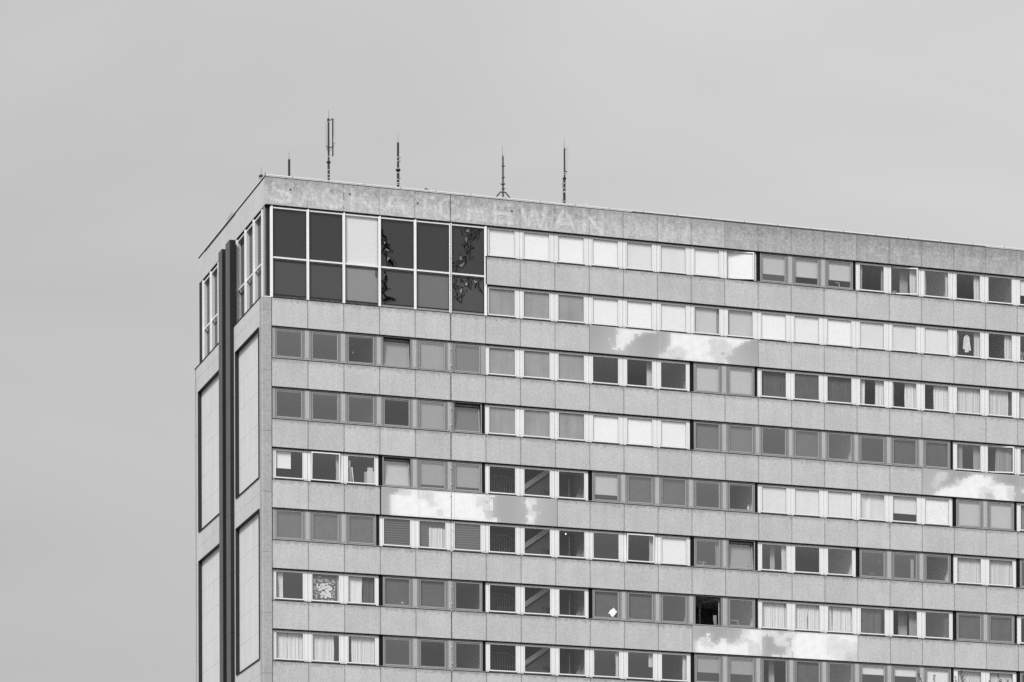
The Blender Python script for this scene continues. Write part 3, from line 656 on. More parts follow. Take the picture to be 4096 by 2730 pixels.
ROWS = {
1: {6: W_, 7: W_, 8: W_, 9: W_, 10: W2, 11: W2, 12: W_, 13: (W_, 'pivot'),
    14: [bl('blindg', .50), HD], 15: [bl('blindg', .50), HD], 16: [bl('blindg', .50), HD],
    17: [cu(.15, .42, 3, 'blindg', .03, .05), cu(1.46, 1.62, 2, 'curtg')], 18: ([bx('blindm', .85, 1.3, 0, 1.5, .6), cu(1.28, 1.62, 2, 'cloth', .02)], 'pivot'),
    19: [cu(.2, .38, 2, 'cloth'), cu(1.45, 1.62, 2, 'cloth')], 20: [cu(1.28, 1.7, 2.5, 'cloth', .02)], 21: [], 22: [bl('blindw2', .62)], 23: [], 24: W2},
2: {6: TR_, 7: TR_, 8: TR_, 9: W_, 10: W_, 11: W_, 12: [bx('cloth', .30, 1.45, .0, 1.6), bx('blindm', .05, 1.75, 0, 1.6, .32)], 13: [bx('cloth', .34, 1.62, 0, 1.6), bx('blindm', .05, 1.75, 0, 1.6, .32)],
    14: W_, 15: W_, 16: W_, 17: W2, 18: W2, 19: W2, 20: [cu(.18, .38, 2, 'blindg'), cu(1.26, 1.46, 1.5, 'blindg'), cu(1.44, 1.66, 1, 'cloth')], 21: [cu(1.22, 1.62, 4, 'cloth')], 22: [], 23: [cu(.2, .6, 4)], 24: []},
3: {0: [HD], 1: [HD], 2: [HD], 3: ([bl('blindm')], 'tilt'), 4: [bl('blindm'), HD], 5: [bl('blindd'), HD], 6: TR_, 7: TR_, 8: TR_, 9: [], 10: [bx('cloth', 1.40, 1.7, 0, 1.6, .5)], 11: [],
    12: [bl('blindg'), HD], 13: [bl('blindg'), HD], 14: [cu(.2, 1.62, 14, 'curtd', .03)], 15: [bl('curtd')], 16: [cu(.2, 1.62, 10, 'curtd', .04)], 17: [cu(.15, .55, 3), cu(1.12, 1.66, 6)], 18: [cu(.15, .37, 2), cu(.98, 1.62, 5)], 19: [cu(.8, 1.62, 7)], 20: [cu(.2, 1.62, 8, 'cloth', .03)], 21: [cu(.18, 1.4, 8, 'cloth', .03), bx('curtd', 1.4, 1.7, 0, 1.6, .4)], 22: ([cu(.15, 1.0, 7, 'cloth')], 'pivot'), 23: [], 24: W2},
4: {0: [HD], 1: [HD], 2: [HD], 3: [HD], 4: [bl('blindm'), HD], 5: ([bl('blindd')], 'tilt'), 6: TR_, 7: TR_, 8: TR_, 9: W_, 10: W_, 11: W_,
    12: [bl('blindd'), bx('cloth', 1.38, 1.46, .2, .9, .25)], 13: [bl('blindd')], 14: [], 15: [bl('curtd')], 16: [], 17: [HD], 18: [bl('curtd'), HD], 19: [bl('curtd'), HD], 20: [cu(.18, .62, 5, 'curtg'), bx('blindm', 1.27, 1.7, 0, 1.4, .4)], 21: ([cu(.75, 1.6, 9, 'curtg', .03, -.1)], 'pivot'), 22: [cu(.3, .9, 5, 'curtg')], 23: [], 24: []},
5: {0: [], 1: ([cu(1.46, 1.62, 1, 'cloth')], 'ajar'), 2: [], 3: ([bl('blindg', .33)], 'tilt'), 4: [bl('blindm', .30), HD], 5: [bl('blindm', .30), HD], 6: [], 7: [], 8: [],
    9: [bl('blindg', .42)], 10: [bl('curtd')], 11: [bl('curtd')], 12: [HD], 13: [HD], 14: [bl('blindw2')], 15: [bl('blindw2')], 16: [bl('blindw2')], 17: [cu(.1, 1.7, 3, 'blindw2', .04)], 18: [('box', 'blindw2', .1, 1.7, .56, 1.6)], 19: [bl('foil')], 20: [bl('blindg'), HD], 21: [bl('blindg'), HD], 22: [cu(.2, 1.6, 5, 'curtg')], 23: [], 24: []},
6: {0: [bl('curtd')], 1: [bl('curtd')], 2: [bl('curtd')], 3: [bl('venet')], 4: [bx('venet', .05, .73, 0, 1.6), bx('venet', .731, 1.75, 1.17, 1.6), cu(.72, 1.66, 5, 'curt', .03)], 5: [bl('venet')], 6: [], 7: [], 8: [], 9: [], 10: ([cu(1.42, 1.66, 1, 'blindg')], 'ajar'), 11: W_,
    12: [cu(.15, .38, 2, 'curtg', .03, -.05), cu(1.36, 1.6, 2, 'curtg'), HD], 13: ([bl('blindm'), cu(1.3, 1.5, 2, 'cloth')], 'tilt'), 14: [bx('roomm', .85, 1.1, 0, 1.6, .6), cu(1.35, 1.7, 1, 'cloth', .01)], 15: [], 16: [], 17: [HD], 18: [HD, bx('blindm', 1.28, 1.45, .1, 1.2, .3)], 19: [HD],
    20: [cu(.18, 1.62, 17, 'cloth', .025)], 21: [cu(.18, 1.62, 5, 'cloth', .03)], 22: [], 23: [], 24: []},
7: {0: [cu(.36, .60, 3, 'curt', .03, .04), cu(.15, .40, 4, 'curtg')], 1: [cu(1.48, 1.66, 2, 'cloth')], 2: [cu(.15, .95, 1.5, 'blindw2', .02), cu(.97, 1.62, 5, 'curtd')], 3: [bl('curtd')], 4: [bl('curtd')], 5: [], 6: [], 7: [], 8: [],
    9: [bl('curtd')], 10: [bl('curtd'), bx('cloth', 1.36, 1.44, .2, 1.1, .25)], 11: [], 12: ([], 'open'), 13: [], 14: [cu(.15, .85, 6), cu(.87, 1.62, 6)], 15: [cu(.25, .95, 5), cu(.97, 1.6, 8)], 16: [cu(.15, .5, 4), cu(.52, 1.58, 8)],
    17: [cu(.15, 1.42, 3, 'curtd', .06, .1)], 18: [bx('roomm', .8, 1.3, 0, 1.6, .8), bx('blindm', 1.28, 1.7, 0, 1.5, .5)], 19: [cu(1.4, 1.6, 2, 'curtd')], 20: [bl('curtd'), HD], 21: [bl('curtd'), HD], 22: [], 23: [], 24: []},
8: {0: [cu(.15, .8, 7, 'curt'), cu(.82, 1.62, 4)], 1: [cu(.25, 1.33, 5, 'curt')], 2: [cu(.38, 1.62, 12, 'curt', .035, .05)], 3: [HD], 4: [HD], 5: [HD], 6: [], 7: [], 8: [], 9: [cu(.18, .34, 1.5, 'cloth'), cu(1.42, 1.6, 2, 'cloth')], 10: [bx('cloth', 1.38, 1.6, .75, 1.5, .3)], 11: [cu(1.38, 1.62, 2, 'blindg')],
    12: [bl('blindm', .62), HD], 13: [bl('blindm', .62), HD], 14: [bx('roomm', .8, 1.1, 0, 1.6, .7)], 15: [bl('curtd')], 16: [], 17: [bl('blindw2', .98), HD], 18: [bl('blindw2', .98)], 19: [bl('blindw2')], 20: [cu(.18, 1.62, 15, 'cloth', .025)], 21: [cu(.18, 1.62, 15, 'cloth', .025)], 22: [], 23: [], 24: []},
9: {b: [] for b in range(25)},
}
GREY = {1: [(14, 16, 'slot', 'slot')], 3: [(0, 5, 'plain', 'plain'), (12, 13, 'slot', 'slot')], 4: [(0, 5, 'plain', 'slot'), (12, 19, 'slot', 'slot')],
        5: [(3, 5, 'slot', 'slot'), (9, 13, 'slot', 'slot'), (20, 21, 'slot', 'slot')], 6: [(0, 2, 'plain', 'slot'), (12, 13, 'slot', 'slot'), (17, 19, 'slot', 'slot'), (22, 24, 'slot', 'plain')],
        7: [(3, 5, 'slot', 'slot'), (9, 13, 'slot', 'slot'), (20, 21, 'slot', 'slot')], 8: [(3, 5, 'slot', 'slot'), (12, 19, 'slot', 'slot'), (22, 24, 'slot', 'plain')]}
WN = {}
for r, row in ROWS.items():
    gm = {}
    for a, b_, l, rr in GREY.get(r, []):
        for b in range(a, b_ + 1): gm[b] = (l if b == a else None, rr if b == b_ else 'mid')
    for b, c in row.items():
        op = None
        if isinstance(c, tuple): c, op = c
        WN[(r, b)] = window(r, b, 'g', c, op, *gm[b]) if b in gm else window(r, b, 'w', c, op)

for k_, t_ in {(7, 12): 'wide open grey window with a black interior', (1, 13): 'white window swung open beside the first black slot', (1, 18): 'white window swung open in the top right row', (3, 3): 'grey window tilted inward with a pale blind', (4, 5): 'grey window tilted inward at the end of its group', (5, 3): 'grey window tilted inward above the cloud panel', (6, 13): 'grey window tilted inward near a small plant', (5, 19): 'white window covered with crinkled bright foil', (6, 3): 'white window with dark slatted blind'}.items(): WN[k_]['label'] = t_
# interiors: one mesh per floor, partitions where the window type changes
for r in range(1, 10):
    z0, z1 = SILL(r) - .85, SILL(r) + 1.82; b0 = 6 if r <= 2 else 0; mb = MB(); Y0, Y1 = .30, 4.6
    X0, X1 = b0 * B, XR
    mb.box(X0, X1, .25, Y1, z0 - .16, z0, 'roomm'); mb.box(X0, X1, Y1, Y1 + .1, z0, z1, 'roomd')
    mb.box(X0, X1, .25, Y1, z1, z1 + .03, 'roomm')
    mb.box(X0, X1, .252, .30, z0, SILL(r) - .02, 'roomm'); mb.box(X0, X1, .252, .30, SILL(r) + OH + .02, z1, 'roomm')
    cutb = set([b0, 25]) | {3, 6, 9, 12, 14, 17, 20, 22}
    for a, b_, _, _ in GREY.get(r, []): cutb |= {a, b_ + 1}
    for b in sorted(cutb):
        if b < b0: continue
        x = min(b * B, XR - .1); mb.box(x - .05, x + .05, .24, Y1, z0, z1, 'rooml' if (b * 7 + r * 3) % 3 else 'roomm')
    mb.build('room_interior', BLD)
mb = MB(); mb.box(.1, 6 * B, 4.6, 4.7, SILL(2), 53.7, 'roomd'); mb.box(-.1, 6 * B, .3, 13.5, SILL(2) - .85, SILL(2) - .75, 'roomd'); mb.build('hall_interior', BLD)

# stairwell behind bays 6-8 of floors 13..10
for r, num in ((5, '13'), (6, '12'), (7, '11'), (8, '10')):
    oy = (r - 5) * (SILL(5) - SILL(6)) ; dzr = SILL(r) - SILL(5)
    def sp(zx, zy, Y, ox=2050, oyy=1760):
        p = at(ox + zx * S, oyy + zy * S, Y); return Vector((p.x, p.y, p.z + dzr))
    mb = MB(); Y = 1.3
    a, b_ = sp(60, 618, Y), sp(520, 306, Y); c_, d_ = sp(60, 690, Y), sp(520, 375, Y)
    a2, b2 = sp(60, 545, Y), sp(520, 225, Y)
    mb.face([c_, d_, b_, a], 'blindw'); mb.face([a, b_, b2, a2], 'black')
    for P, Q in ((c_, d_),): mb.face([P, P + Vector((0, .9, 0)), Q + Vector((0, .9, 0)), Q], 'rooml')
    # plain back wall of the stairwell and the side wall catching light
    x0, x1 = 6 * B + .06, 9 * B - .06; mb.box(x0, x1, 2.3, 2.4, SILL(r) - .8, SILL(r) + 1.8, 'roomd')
    p, q = at(2050 + 700 * S, 1760 + 740 * S, 1.0), at(2050 + 912 * S, 1760 + 480 * S, 1.0)
    st = mb.build('staircase', BLD)
    mb = MB()
    for k in range(10):
        zx = 165 + k * 26; top = sp(zx, 355, Y - .01); lowy = 545 - (zx - 155) * .68
        low = sp(zx, lowy - 25, Y - .01)
        if low.z < top.z: mb.tube([low, top], .008, 'dark', 5)
    mb.tube([sp(155, 500, Y - .02), sp(340, 372, Y - .02)], .012, 'dark', 6)
    def s6(zx, zy, Yq): return sp(zx, zy, Yq, 1550, 1760)
    hand = [(1300, 445), (1500, 462), (1610, 530)]
    mb.tube([s6(*h, 1.0) for h in hand], .008, 'blindg', 6)
    for k in range(10):
        zx = 1310 + k * 31; zt = 447 + max(0, (zx - 1490)) * .5 + (zx - 1300) * .05
        mb.tube([s6(zx, zt, 1.0), s6(zx, 655, 1.0)], .006, 'blindg', 5)
    mb.tube([s6(1500, 455, 1.2), s6(1620, 385, 1.2)], .008, 'black2', 6)
    mb.tube([s6(1420, 520, 1.4), s6(1540, 640, 1.4), s6(1620, 580, 1.4)], .014, 'black2', 6); mb.tube([s6(1420, 520, 1.4), s6(1500, 462, 1.4)], .014, 'black2', 6)
    mb.build('railing', st)
    ox = {'13': 0, '12': 2, '11': 8, '10': 8}[num]
    p, q = sp(366 + ox, 678, 1.25), sp(415 + ox, 632, 1.25)
    back = MB(); u0, u1 = sp(155, 700, 1.26), sp(480, 700, 1.26)
    back.face([sp(150, 660, 1.26), sp(500, 420, 1.26), sp(500, 760, 1.26), sp(150, 760, 1.26)], 'landing'); back.box(sp(438, 640, 1.2).x, sp(480, 640, 1.2).x, 1.2, 1.255, sp(438, 700, 1.2).z, sp(438, 636, 1.2).z, 'black2')
    bw = back.build('landing_wall', st)
    o = obj('floor_number', text_mesh(num, p.x, q.x, p.z, q.z, 1.24, 'black'), st); o['label'] = 'dark floor number %s on the stair wall' % num
    # bay 8: corridor; a paler face paints the light on its right wall; dark door
    mb = MB(); y = 1.1
    mb.face([sp(760, 800, y), sp(960, 800, y), sp(960, 430, y), sp(890, 520, y), sp(830, 640, y)], 'roomm'); mb.box(sp(590, 650, y).x, sp(700, 650, y).x, y - .03, y, sp(590, 760, y).z, sp(590, 648, y).z, 'black2')
    mb.box(sp(703, 650, y).x, sp(712, 650, y).x, y - .03, y, sp(703, 800, y).z, sp(703, 480, y).z, 'roomm')
    mb.build('corridor_wall', st)

# lightning conductor down joint five
mb = MB(); x = 5 * B + .005
mb.tube([(x, -.028, PT), (x, -.028, 20)], .007, 'dark', 6)
for r in range(1, 12):
    z = SILL(r)
    for dz in (1.15, .35): mb.box(x - .02, x + .01, -.04, .01, z + dz, z + dz + .035, 'clampw')
    mb.box(x - .02, x + .01, -.04, .0, z - .03, z + .01, 'clampw')
    for dz in (-.25, -1.1): mb.box(x - .02, x + .02, -.035, .0, z + dz, z + dz + .02, 'dark')
mb.build('lightning_conductor', BLD)

# ------------------------------------------------------------------ things in the windows (each its own object)
def thing(name, mb, label, cat, group=None):
    o = mb.build(name); return tag(o, label, cat, group)
def wpt(r, b, x, y, z): return (b * B + x, y, SILL(r) + z)
# shirt on a hanger
ex = empty('hanging_shirt', wpt(2, 20, .86, .30, 1.27)); tag(ex, 'white long-sleeved shirt hanging in a window near the upper right corner', 'shirt')
prof = [(-.03, .0), (.03, 0), (.10, -.06), (.17, -.14), (.19, -.36), (.25, -.78), (.27, -.86), (.13, -.88), (.12, -.50), (.10, -.98), (.03, -.93), (0, -1.0), (-.11, -.97), (-.10, -.6), (-.13, -.82), (-.22, -.80), (-.19, -.40), (-.16, -.13), (-.09, -.06)]
prof = [(x * .9, z * .92) for x, z in prof]
mb = MB(); n = len(prof)
mb.face([(x, -.03 + .012 * math.sin(i * 2.1), z) for i, (x, z) in enumerate(prof)], 'curt'); mb.face([(x, .03, z) for x, z in reversed(prof)], 'curt')
for i in range(n):
    j = (i + 1) % n; mb.face([(prof[i][0], .03, prof[i][1]), (prof[j][0], .03, prof[j][1]), (prof[j][0], -.03 + .012 * math.sin(j * 2.1), prof[j][1]), (prof[i][0], -.03 + .012 * math.sin(i * 2.1), prof[i][1])], 'curt')
mb.build('shirt', ex)
mb = MB(); mb.tube([(-.15, 0, -.1), (0, 0, .02), (.15, 0, -.1)], .008, 'dark', 6); mb.tube([(0, 0, .02), (0, 0, .10), (.03, 0, .13)], .005, 'dark', 6); mb.build('hanger', ex)
# tapestry with a dragon
ex = empty('dragon_tapestry', wpt(7, 1, .15, .235, 0)); tag(ex, 'dark square tapestry with a pale coiled dragon filling a white window', 'tapestry')
mb = MB(); mb.box(0.02, 1.31, .0, .006, .05, 1.5, 'curtd'); mb.build('cloth', ex)
def tp(x, y): return (.07 + (x - 175) / 1280 * 1.32, -.003, 1.42 - ((y - (200 + (x - 175) * .053)) / 1258) * 1.25)
dr = [(480,635),(495,690),(460,800),(510,825),(545,790),(600,680),(650,655),(700,655),(720,632),(745,660),(800,665),(880,655),(905,612),(960,650),(970,715),(935,735),(910,705),(830,740),(800,830),(870,770),(960,745),(1040,765),(1120,820),(1170,880),(1180,930),(1140,1000),(1060,1000),(985,1030),(1060,1085),(1110,1150),(1120,1230),(1080,1262),(1170,1290),(1220,1325),(1085,1368),(990,1330),(915,1305),(885,1400),(800,1390),(780,1320),(805,1265),(700,1330),(690,1370),(625,1360),(570,1330),(600,1280),(690,1210),(600,1225),(560,1200),(550,1140),(620,1140),(640,1060),(690,1040),(770,1030),(840,1100),(890,1145),(830,1050),(820,970),(700,960),(650,1010),(560,1020),(490,1030),(450,980),(520,940),(530,895),(470,905),(410,870),(390,760),(420,690),(450,660)]
mb = MB(); mb.face([tp(*p) for p in dr], 'curt')
def rib(P, w=.016):
    for i in range(len(P) - 1):
        p, q = Vector(tp(*P[i])), Vector(tp(*P[i + 1])); d = q - p
        if d.length < 1e-4: continue
        nn = Vector((-d.z, 0, d.x)).normalized() * w; e = d.normalized() * w * .5; mb.face([p - nn - e, q - nn + e, q + nn + e, p + nn - e], 'curt')
for P in ([(260,475),(350,480),(330,530),(270,550),(260,610),(330,640),(380,650)],[(470,510),(490,460),(550,500),(530,550),(600,590),(690,565)],[(600,530),(690,465),(720,490)],[(900,570),(810,520),(820,465),(900,460),(960,520),(1000,560)],[(1140,580),(1220,555),(1190,500),(1240,500),(1260,580),(1240,630),(1280,650),(1310,590)],[(990,635),(1060,680),(1090,620),(1050,600)],[(1090,680),(1150,670),(1215,730)],[(240,750),(250,800),(330,830),(350,900),(400,960)],[(260,920),(310,890),(320,940),(265,960)],[(320,1060),(400,1095),(440,1080),(500,1105),(535,1080)],[(240,1120),(225,1190),(290,1215)],[(225,1230),(290,1180)],[(460,1200),(390,1180),(370,1290),(420,1390)],[(380,1290),(450,1270)],[(1120,1090),(1150,1055),(1230,1070),(1210,1120),(1290,1150)],[(1170,1160),(1200,1240),(1270,1210)],[(1300,940),(1240,970),(1250,1010),(1300,1000)],[(1265,790),(1300,810)],[(1300,850),(1265,870)],[(500,340),(590,340)],[(240,1420),(285,1430)],[(640,1450),(720,1460)],[(1100,1490),(1160,1455),(1230,1490)],[(990,1440),(975,1490)],[(1250,1350),(1300,1310)]): rib(P)
def slit(P, w=.012):
    for i in range(len(P) - 1):
        p, q = Vector(tp(*P[i])) + Vector((0, -.003, 0)), Vector(tp(*P[i + 1])) + Vector((0, -.003, 0)); nn = Vector((-(q - p).z, 0, (q - p).x)).normalized() * w; mb.face([p - nn, q - nn, q + nn, p + nn], 'curtd')
for P in ([(690,745),(640,810),(590,870),(625,900)],[(1005,870),(930,890),(820,950),(690,968)],[(810,1020),(840,1090),(895,1150)],[(830,740),(805,830)],[(690,1215),(800,1265)]): slit(P)
mb.build('dragon_motif', ex)
# cuts between the coils
# paper sheets, posters, boxes
mb = MB(); mb.box(*[v for v in (0 * B + .17, 0 * B + 1.0)], .255, .262, SILL(5) + .60, SILL(5) + 1.46, 'paper'); thing('paper_sheet', mb, 'large white sheet taped over the upper left of a dark window', 'sheet')
P = [(1200, 708), (1225, 665), (1243, 655), (1268, 633), (1313, 685), (1262, 748), (1240, 742), (1218, 708)]
mb = MB(); pts = [at(2050 + x * S, 2230 + y * S, .095) for x, y in P]; mb.face(pts, 'paper'); mb.face([p + Vector((0, .004, 0)) for p in reversed(pts)], 'paper')
thing('paper_note', mb, 'small tilted white note stuck on a grey-framed window pane', 'note')
mb = MB(); p0 = at(3500 + 1500 * .3508, 900 + 880 * .3508, .45); mb.face([at(3500 + x * .3508, 900 + y * .3508, .45) for x, y in ((1498, 785), (1498, 890), (1558, 895), (1548, 755))], 'curtd'); thing('wall_poster', mb, 'dark poster on a pale slanting wall in a top row window', 'poster')
# boxes and carton row 5 bay 2
def zb(mb, ox, oy, x0, y0, x1, y1, Y, mt, d=.12):
    a = at(ox + x0 * S, oy + y1 * S, Y); b_ = at(ox + x1 * S, oy + y0 * S, Y); mb.box(a.x, b_.x, Y, Y + d, a.z, b_.z, mt)
mb = MB(); zb(mb, 1050, 1760, 1315, 400, 1400, 545, .27, 'cloth'); zb(mb, 1050, 1760, 1322, 352, 1386, 400, .28, 'blindg'); thing('white_canister', mb, 'pale canister with a lid at the right of a window with shelf things', 'canister')
mb = MB(); zb(mb, 1050, 1760, 1280, 405, 1313, 545, .32, 'blindm', .08); thing('grey_box', mb, 'narrow grey box beside the pale canister', 'box')
mb = MB(); zb(mb, 1050, 1760, 1070, 345, 1118, 535, .28, 'blindm', .2); thing('folder_stack', mb, 'grey upright folders at the left of a window with shelf things', 'folders')
mb = MB(); zb(mb, 1050, 1760, 1070, 260, 1102, 342, .28, 'cloth', .12); thing('carton', mb, 'small pale carton standing on the grey folders', 'carton')
mb = MB(); a, b_ = at(1050 + 1124 * S, 1760 + 345 * S, .27), at(1050 + 1140 * S, 1760 + 530 * S, .27); mb.tube([a, b_], .022, 'paper', 6); thing('leaning_roll', mb, 'thin white roll leaning against the grey folders', 'roll')
# bottles row5 bay13, row7 bay 3
for (ox, oy, x0, y0, x1, y1, lab) in ((2550, 1760, 1378, 828, 1386, 875, 'shorter thin white bottle behind glass beside a black slot'), (2550, 1760, 1392, 812, 1400, 877, 'taller thin white bottle behind glass beside a black slot')):
    mb = MB(); a = at(ox + (x0 + x1) / 2 * S, oy + y1 * S, .25); t = at(ox + (x0 + x1) / 2 * S, oy + y0 * S, .25); h = t.z - a.z
    mb.tube([a, a + Vector((0, 0, h * .6)), a + Vector((0, 0, h * .75)), a + Vector((0, 0, h))], [.018, .018, .009, .008], 'paper', 8); thing('bottle', mb, lab, 'bottle', 'bottles on window sills')
for (x0, x1, lab) in ((165, 205, 'low white cup on the sill of a dark grey-framed window'), (246, 258, 'slim white jar beside the window sash above the bottom row')):
    mb = MB(); a = at(1550 + (x0 + x1) / 2 * S, 2230 + 585 * S, .25); rr_ = (x1 - x0) * S / 81 / 2; mb.tube([a, a + Vector((0, 0, .07))], [rr_ * .8, rr_], 'cloth', 10); thing('cup', mb, lab, 'cup')
# pendant lamp and bowl in row 6 bay 17; lamp in row 3 bay 2
def lamp(px_, py_, Y, w, label, mt='cloth'):
    c0 = at(px_, py_, Y); ex = empty('pendant_lamp', c0); tag(ex, label, 'lamp')
    mb = MB(); mb.tube([(0, 0, .0), (0, 0, .03), (0, 0, .06)], [w, w * .9, w * .3], mt, 14); mb.tube([(0, 0, -.05), (0, 0, -.001)], [w * .35, w * .8], mt, 12); mb.build('lamp_shade', ex)
    mb = MB(); mb.tube([(0, 0, .06), (0, 0, .5)], .004, 'dark', 5); mb.build('cord', ex)
lamp(3050 + 1468 * S, 2230 + 55 * S, .8, .10, 'small white shaded lamp hanging in a dark grey-framed window')
lamp(1050 + 1133 * S, 1280 + 415 * S, .6, .055, 'tiny faint lamp in the third dark window of the upper left row', 'blindg')
mb = MB(); c0 = at(3050 + 1368 * S, 2230 + 212 * S, .35); mb.tube([c0, c0 + Vector((0, 0, .03))], [.12, .19], 'cloth', 14); thing('bowl', mb, 'shallow white bowl on the sill under the small hanging lamp', 'bowl')
# bent rails
for (ox, oy, sc, P, lab) in ((3000, 850, .3508, [(975, 802), (1016, 806), (1018, 850)], 'bent white rail behind the half lowered blind beside a black slot'), (2550, 2230, S, [(1175, 788), (1262, 796), (1262, 845)], 'bent white rail in the window right of the open black one')):
    mb = MB(); mb.tube([at(ox + x * sc, oy + y * sc, .22) for x, y in P], .010, 'paper', 6); thing('white_rail', mb, lab, 'rail', 'bent rails behind panes')
# towel and bag in the open window
mb = MB(); mb.face([at(2550 + x * S, 2230 + y * S, .5) for x, y in ((950, 728), (992, 728), (992, 850), (962, 850), (950, 790))], 'curtg'); thing('towel', mb, 'grey towel hanging inside the wide open black window', 'towel')
# ceiling lamp lit
lm = bpy.data.materials.new('lit_lamp'); lm.use_nodes = True; e = lm.node_tree.nodes.new('ShaderNodeEmission'); e.inputs[1].default_value = 1.2; lm.node_tree.links.new(e.outputs[0], lm.node_tree.nodes['Material Output'].inputs[0]); M['lit'] = lm
mb = MB(); c0 = at(2050 + 668 * S, 1760 + 1181 * S, .9); mb.tube([c0 - Vector((0, 0, .03)), c0 + Vector((0, 0, .03))], .022, 'lit', 12); thing('ceiling_lamp', mb, 'tiny lit lamp in the stairwell corridor on floor 12', 'lamp')
# pot plants
def plant(px_, py_, Y, h, w, label, mt='blindm', n=26, seed=1):
    c0 = at(px_, py_, Y); ex = empty('pot_plant', c0); tag(ex, label, 'plant', 'pot plants on window sills'); rr = random.Random(seed)
    mb = MB()
    for k in range(n):
        p = Vector((rr.uniform(-w, w), rr.uniform(-.03, .03), rr.uniform(.05, h))); s_ = rr.uniform(.02, .045); a = rr.uniform(0, 6.28)
        d = Vector((math.cos(a), rr.uniform(-.5, .5), math.sin(a))) * s_; e_ = Vector((-d.z, .01, d.x)) * .4
        mb.face([p - d, p + e_, p + d, p - e_], mt)
    mb.build('foliage', ex); mb = MB()
    for k in range(5): mb.tube([(0, 0, .0), (rr.uniform(-w, w) * .6, 0, h * .8)], .004, 'bark', 4)
    mb.build('stem', ex); mb = MB(); mb.tube([(0, 0, -.1), (0, 0, .02)], [.05, .07], 'curtg', 10); mb.build('pot', ex)
plant(3546 + 1700 * S, 1280 + 490 * S, .26, .35, .22, 'pale bushy plant in a dark window cut by the right edge of the photo', 'blindg', 60, 2)
plant(2550 + 815 * S, 2230 + 85 * S, .26, .12, .2, 'low leafy plant on the sill left of the tilted grey window', 'blindm', 30, 3)
plant(2550 + 1385 * S, 2230 + 112 * S, .26, .22, .08, 'small plant behind the lower right of the tilted grey window', 'blindg', 18, 4)
plant(3500 + 225 * .3508, 900 + 770 * .3508, .26, .06, .1, 'tiny trailing plant on the sill of a swung open top row window', 'blindm', 14, 5)

# ------------------------------------------------------------------ masts on the roof
YM = 1.5
def mz(x, y, Y=YM): return at(x, y, Y)
def mast(pxb, Y, pole, whip, label, extra=None, mt='mast', clamps=(), rings=(), name='antenna_mast'):
    base = mz(pxb, pole[-1][1], Y); X0 = mz(pxb, pole[0][1], Y).x
    ex = empty(name, (X0, Y, 54.6)); tag(ex, label, 'antenna', 'antenna masts along the roof edge')
    def L_(x, y): p = mz(x, y, Y); return (p.x - X0, 0, p.z - 54.6)
    mb = MB()
    for i in range(len(pole) - 1):
        (x0, y0, r0), (x1, y1, _) = pole[i], pole[i + 1]; zt = mz(x0, y0, Y).z - 54.6; zb_ = mz(x1, y1, Y).z - 54.6 if i < len(pole) - 2 else 0
        mb.tube([(0, 0, zb_), (0, 0, zt)], r0 * 1.12, mt, 12)
    mb.build('pole', ex)
    mb = MB(); a = L_(whip[0], whip[1]); b_ = L_(whip[0], whip[2]); mb.tube([(a[0], 0, b_[2] - .02), a], [.011, .007], 'steel', 6); mb.build('whip', ex)
    for (y, rad, hh) in rings:
        z = mz(pxb, y, Y).z - 54.6; mb = MB(); mb.tube([(0, 0, z - hh), (0, 0, z - hh * .4), (0, 0, z + hh * .4), (0, 0, z + hh)], [rad * .7, rad, rad, rad * .75], mt, 14); mb.build('collar', ex)
    if clamps:
        for (y, rad) in clamps: mb = MB(); z = mz(pxb, y, Y).z - 54.6; mb.tube([(0, 0, z - .009), (0, 0, z + .009)], rad * 1.1, 'clampw', 12); mb.build('clamp', ex)
    if extra: extra(ex, L_)
    return ex
mast(1156.5, YM, [(1156.5, 639, .052), (1156.5, 710, .05)], (1156, 606, 639), 'short plain dark mast nearest the front roof corner')
def ex3(ex, L_):
    k = .19133
    def q(x, y, dy=0): a = L_(1260 + x * k, 440 + y * k); return Vector((a[0], dy, a[2]))
    mb = MB(); mb.tube([q(370, 180), q(372, 970)], .034, 'mast', 10); mb.build('side_pole', ex)
    mb = MB()
    for y, (u, v) in ((210, ((278, 188), (280, 250))), (785, ((282, 760), (284, 825)))):
        mb = MB(); mb.tube([q(280, y + 12), q(370, y - 8)], .022, 'mast', 8); mb.tube([q(*u), q(*v)], .058, 'mast', 10); mb.build('bracket', ex)
    for P, wd in (([(418, 195), (398, 700)], .058), ([(240, 250), (250, 745)], .042)):
        mb = MB(); a, b_ = q(*P[0], -.05 if wd > .05 else .1), q(*P[1], -.05 if wd > .05 else .1)
        for (u, v) in ((a, b_),):
            d = .03; A = [u + Vector((sx * wd, sy * d, 0)) for sx, sy in ((-1, -1), (1, -1), (1, 1), (-1, 1))]; Bq = [v + Vector((sx * wd, sy * d, 0)) for sx, sy in ((-1, -1), (1, -1), (1, 1), (-1, 1))]
            for i in range(4): j = (i + 1) % 4; mb.face([A[j], A[i], Bq[i], Bq[j]], 'anten')
            mb.face(A, 'dark'); mb.face(list(reversed(Bq)), 'dark')
        mb.build('panel_antenna', ex)
    mb = MB(); mb.tube([q(245, 760), q(245, 820), q(270, 860), q(288, 880)], .009, 'dark', 6); mb.tube([q(402, 710), q(395, 780), q(340, 830), q(300, 870), q(292, 900)], .009, 'dark', 6); mb.build('cable', ex)
mast(1314, YM, [(1313.5, 478, .042), (1314, 655, .052), (1314, 722, .05)], (1314, 441, 478), 'tallest mast with two long panel antennas side by side', ex3, clamps=((489, .046), (586, .046), (628, .048), (681.5, .056), (699.5, .056), (713, .056)), rings=((650, .105, .05),))
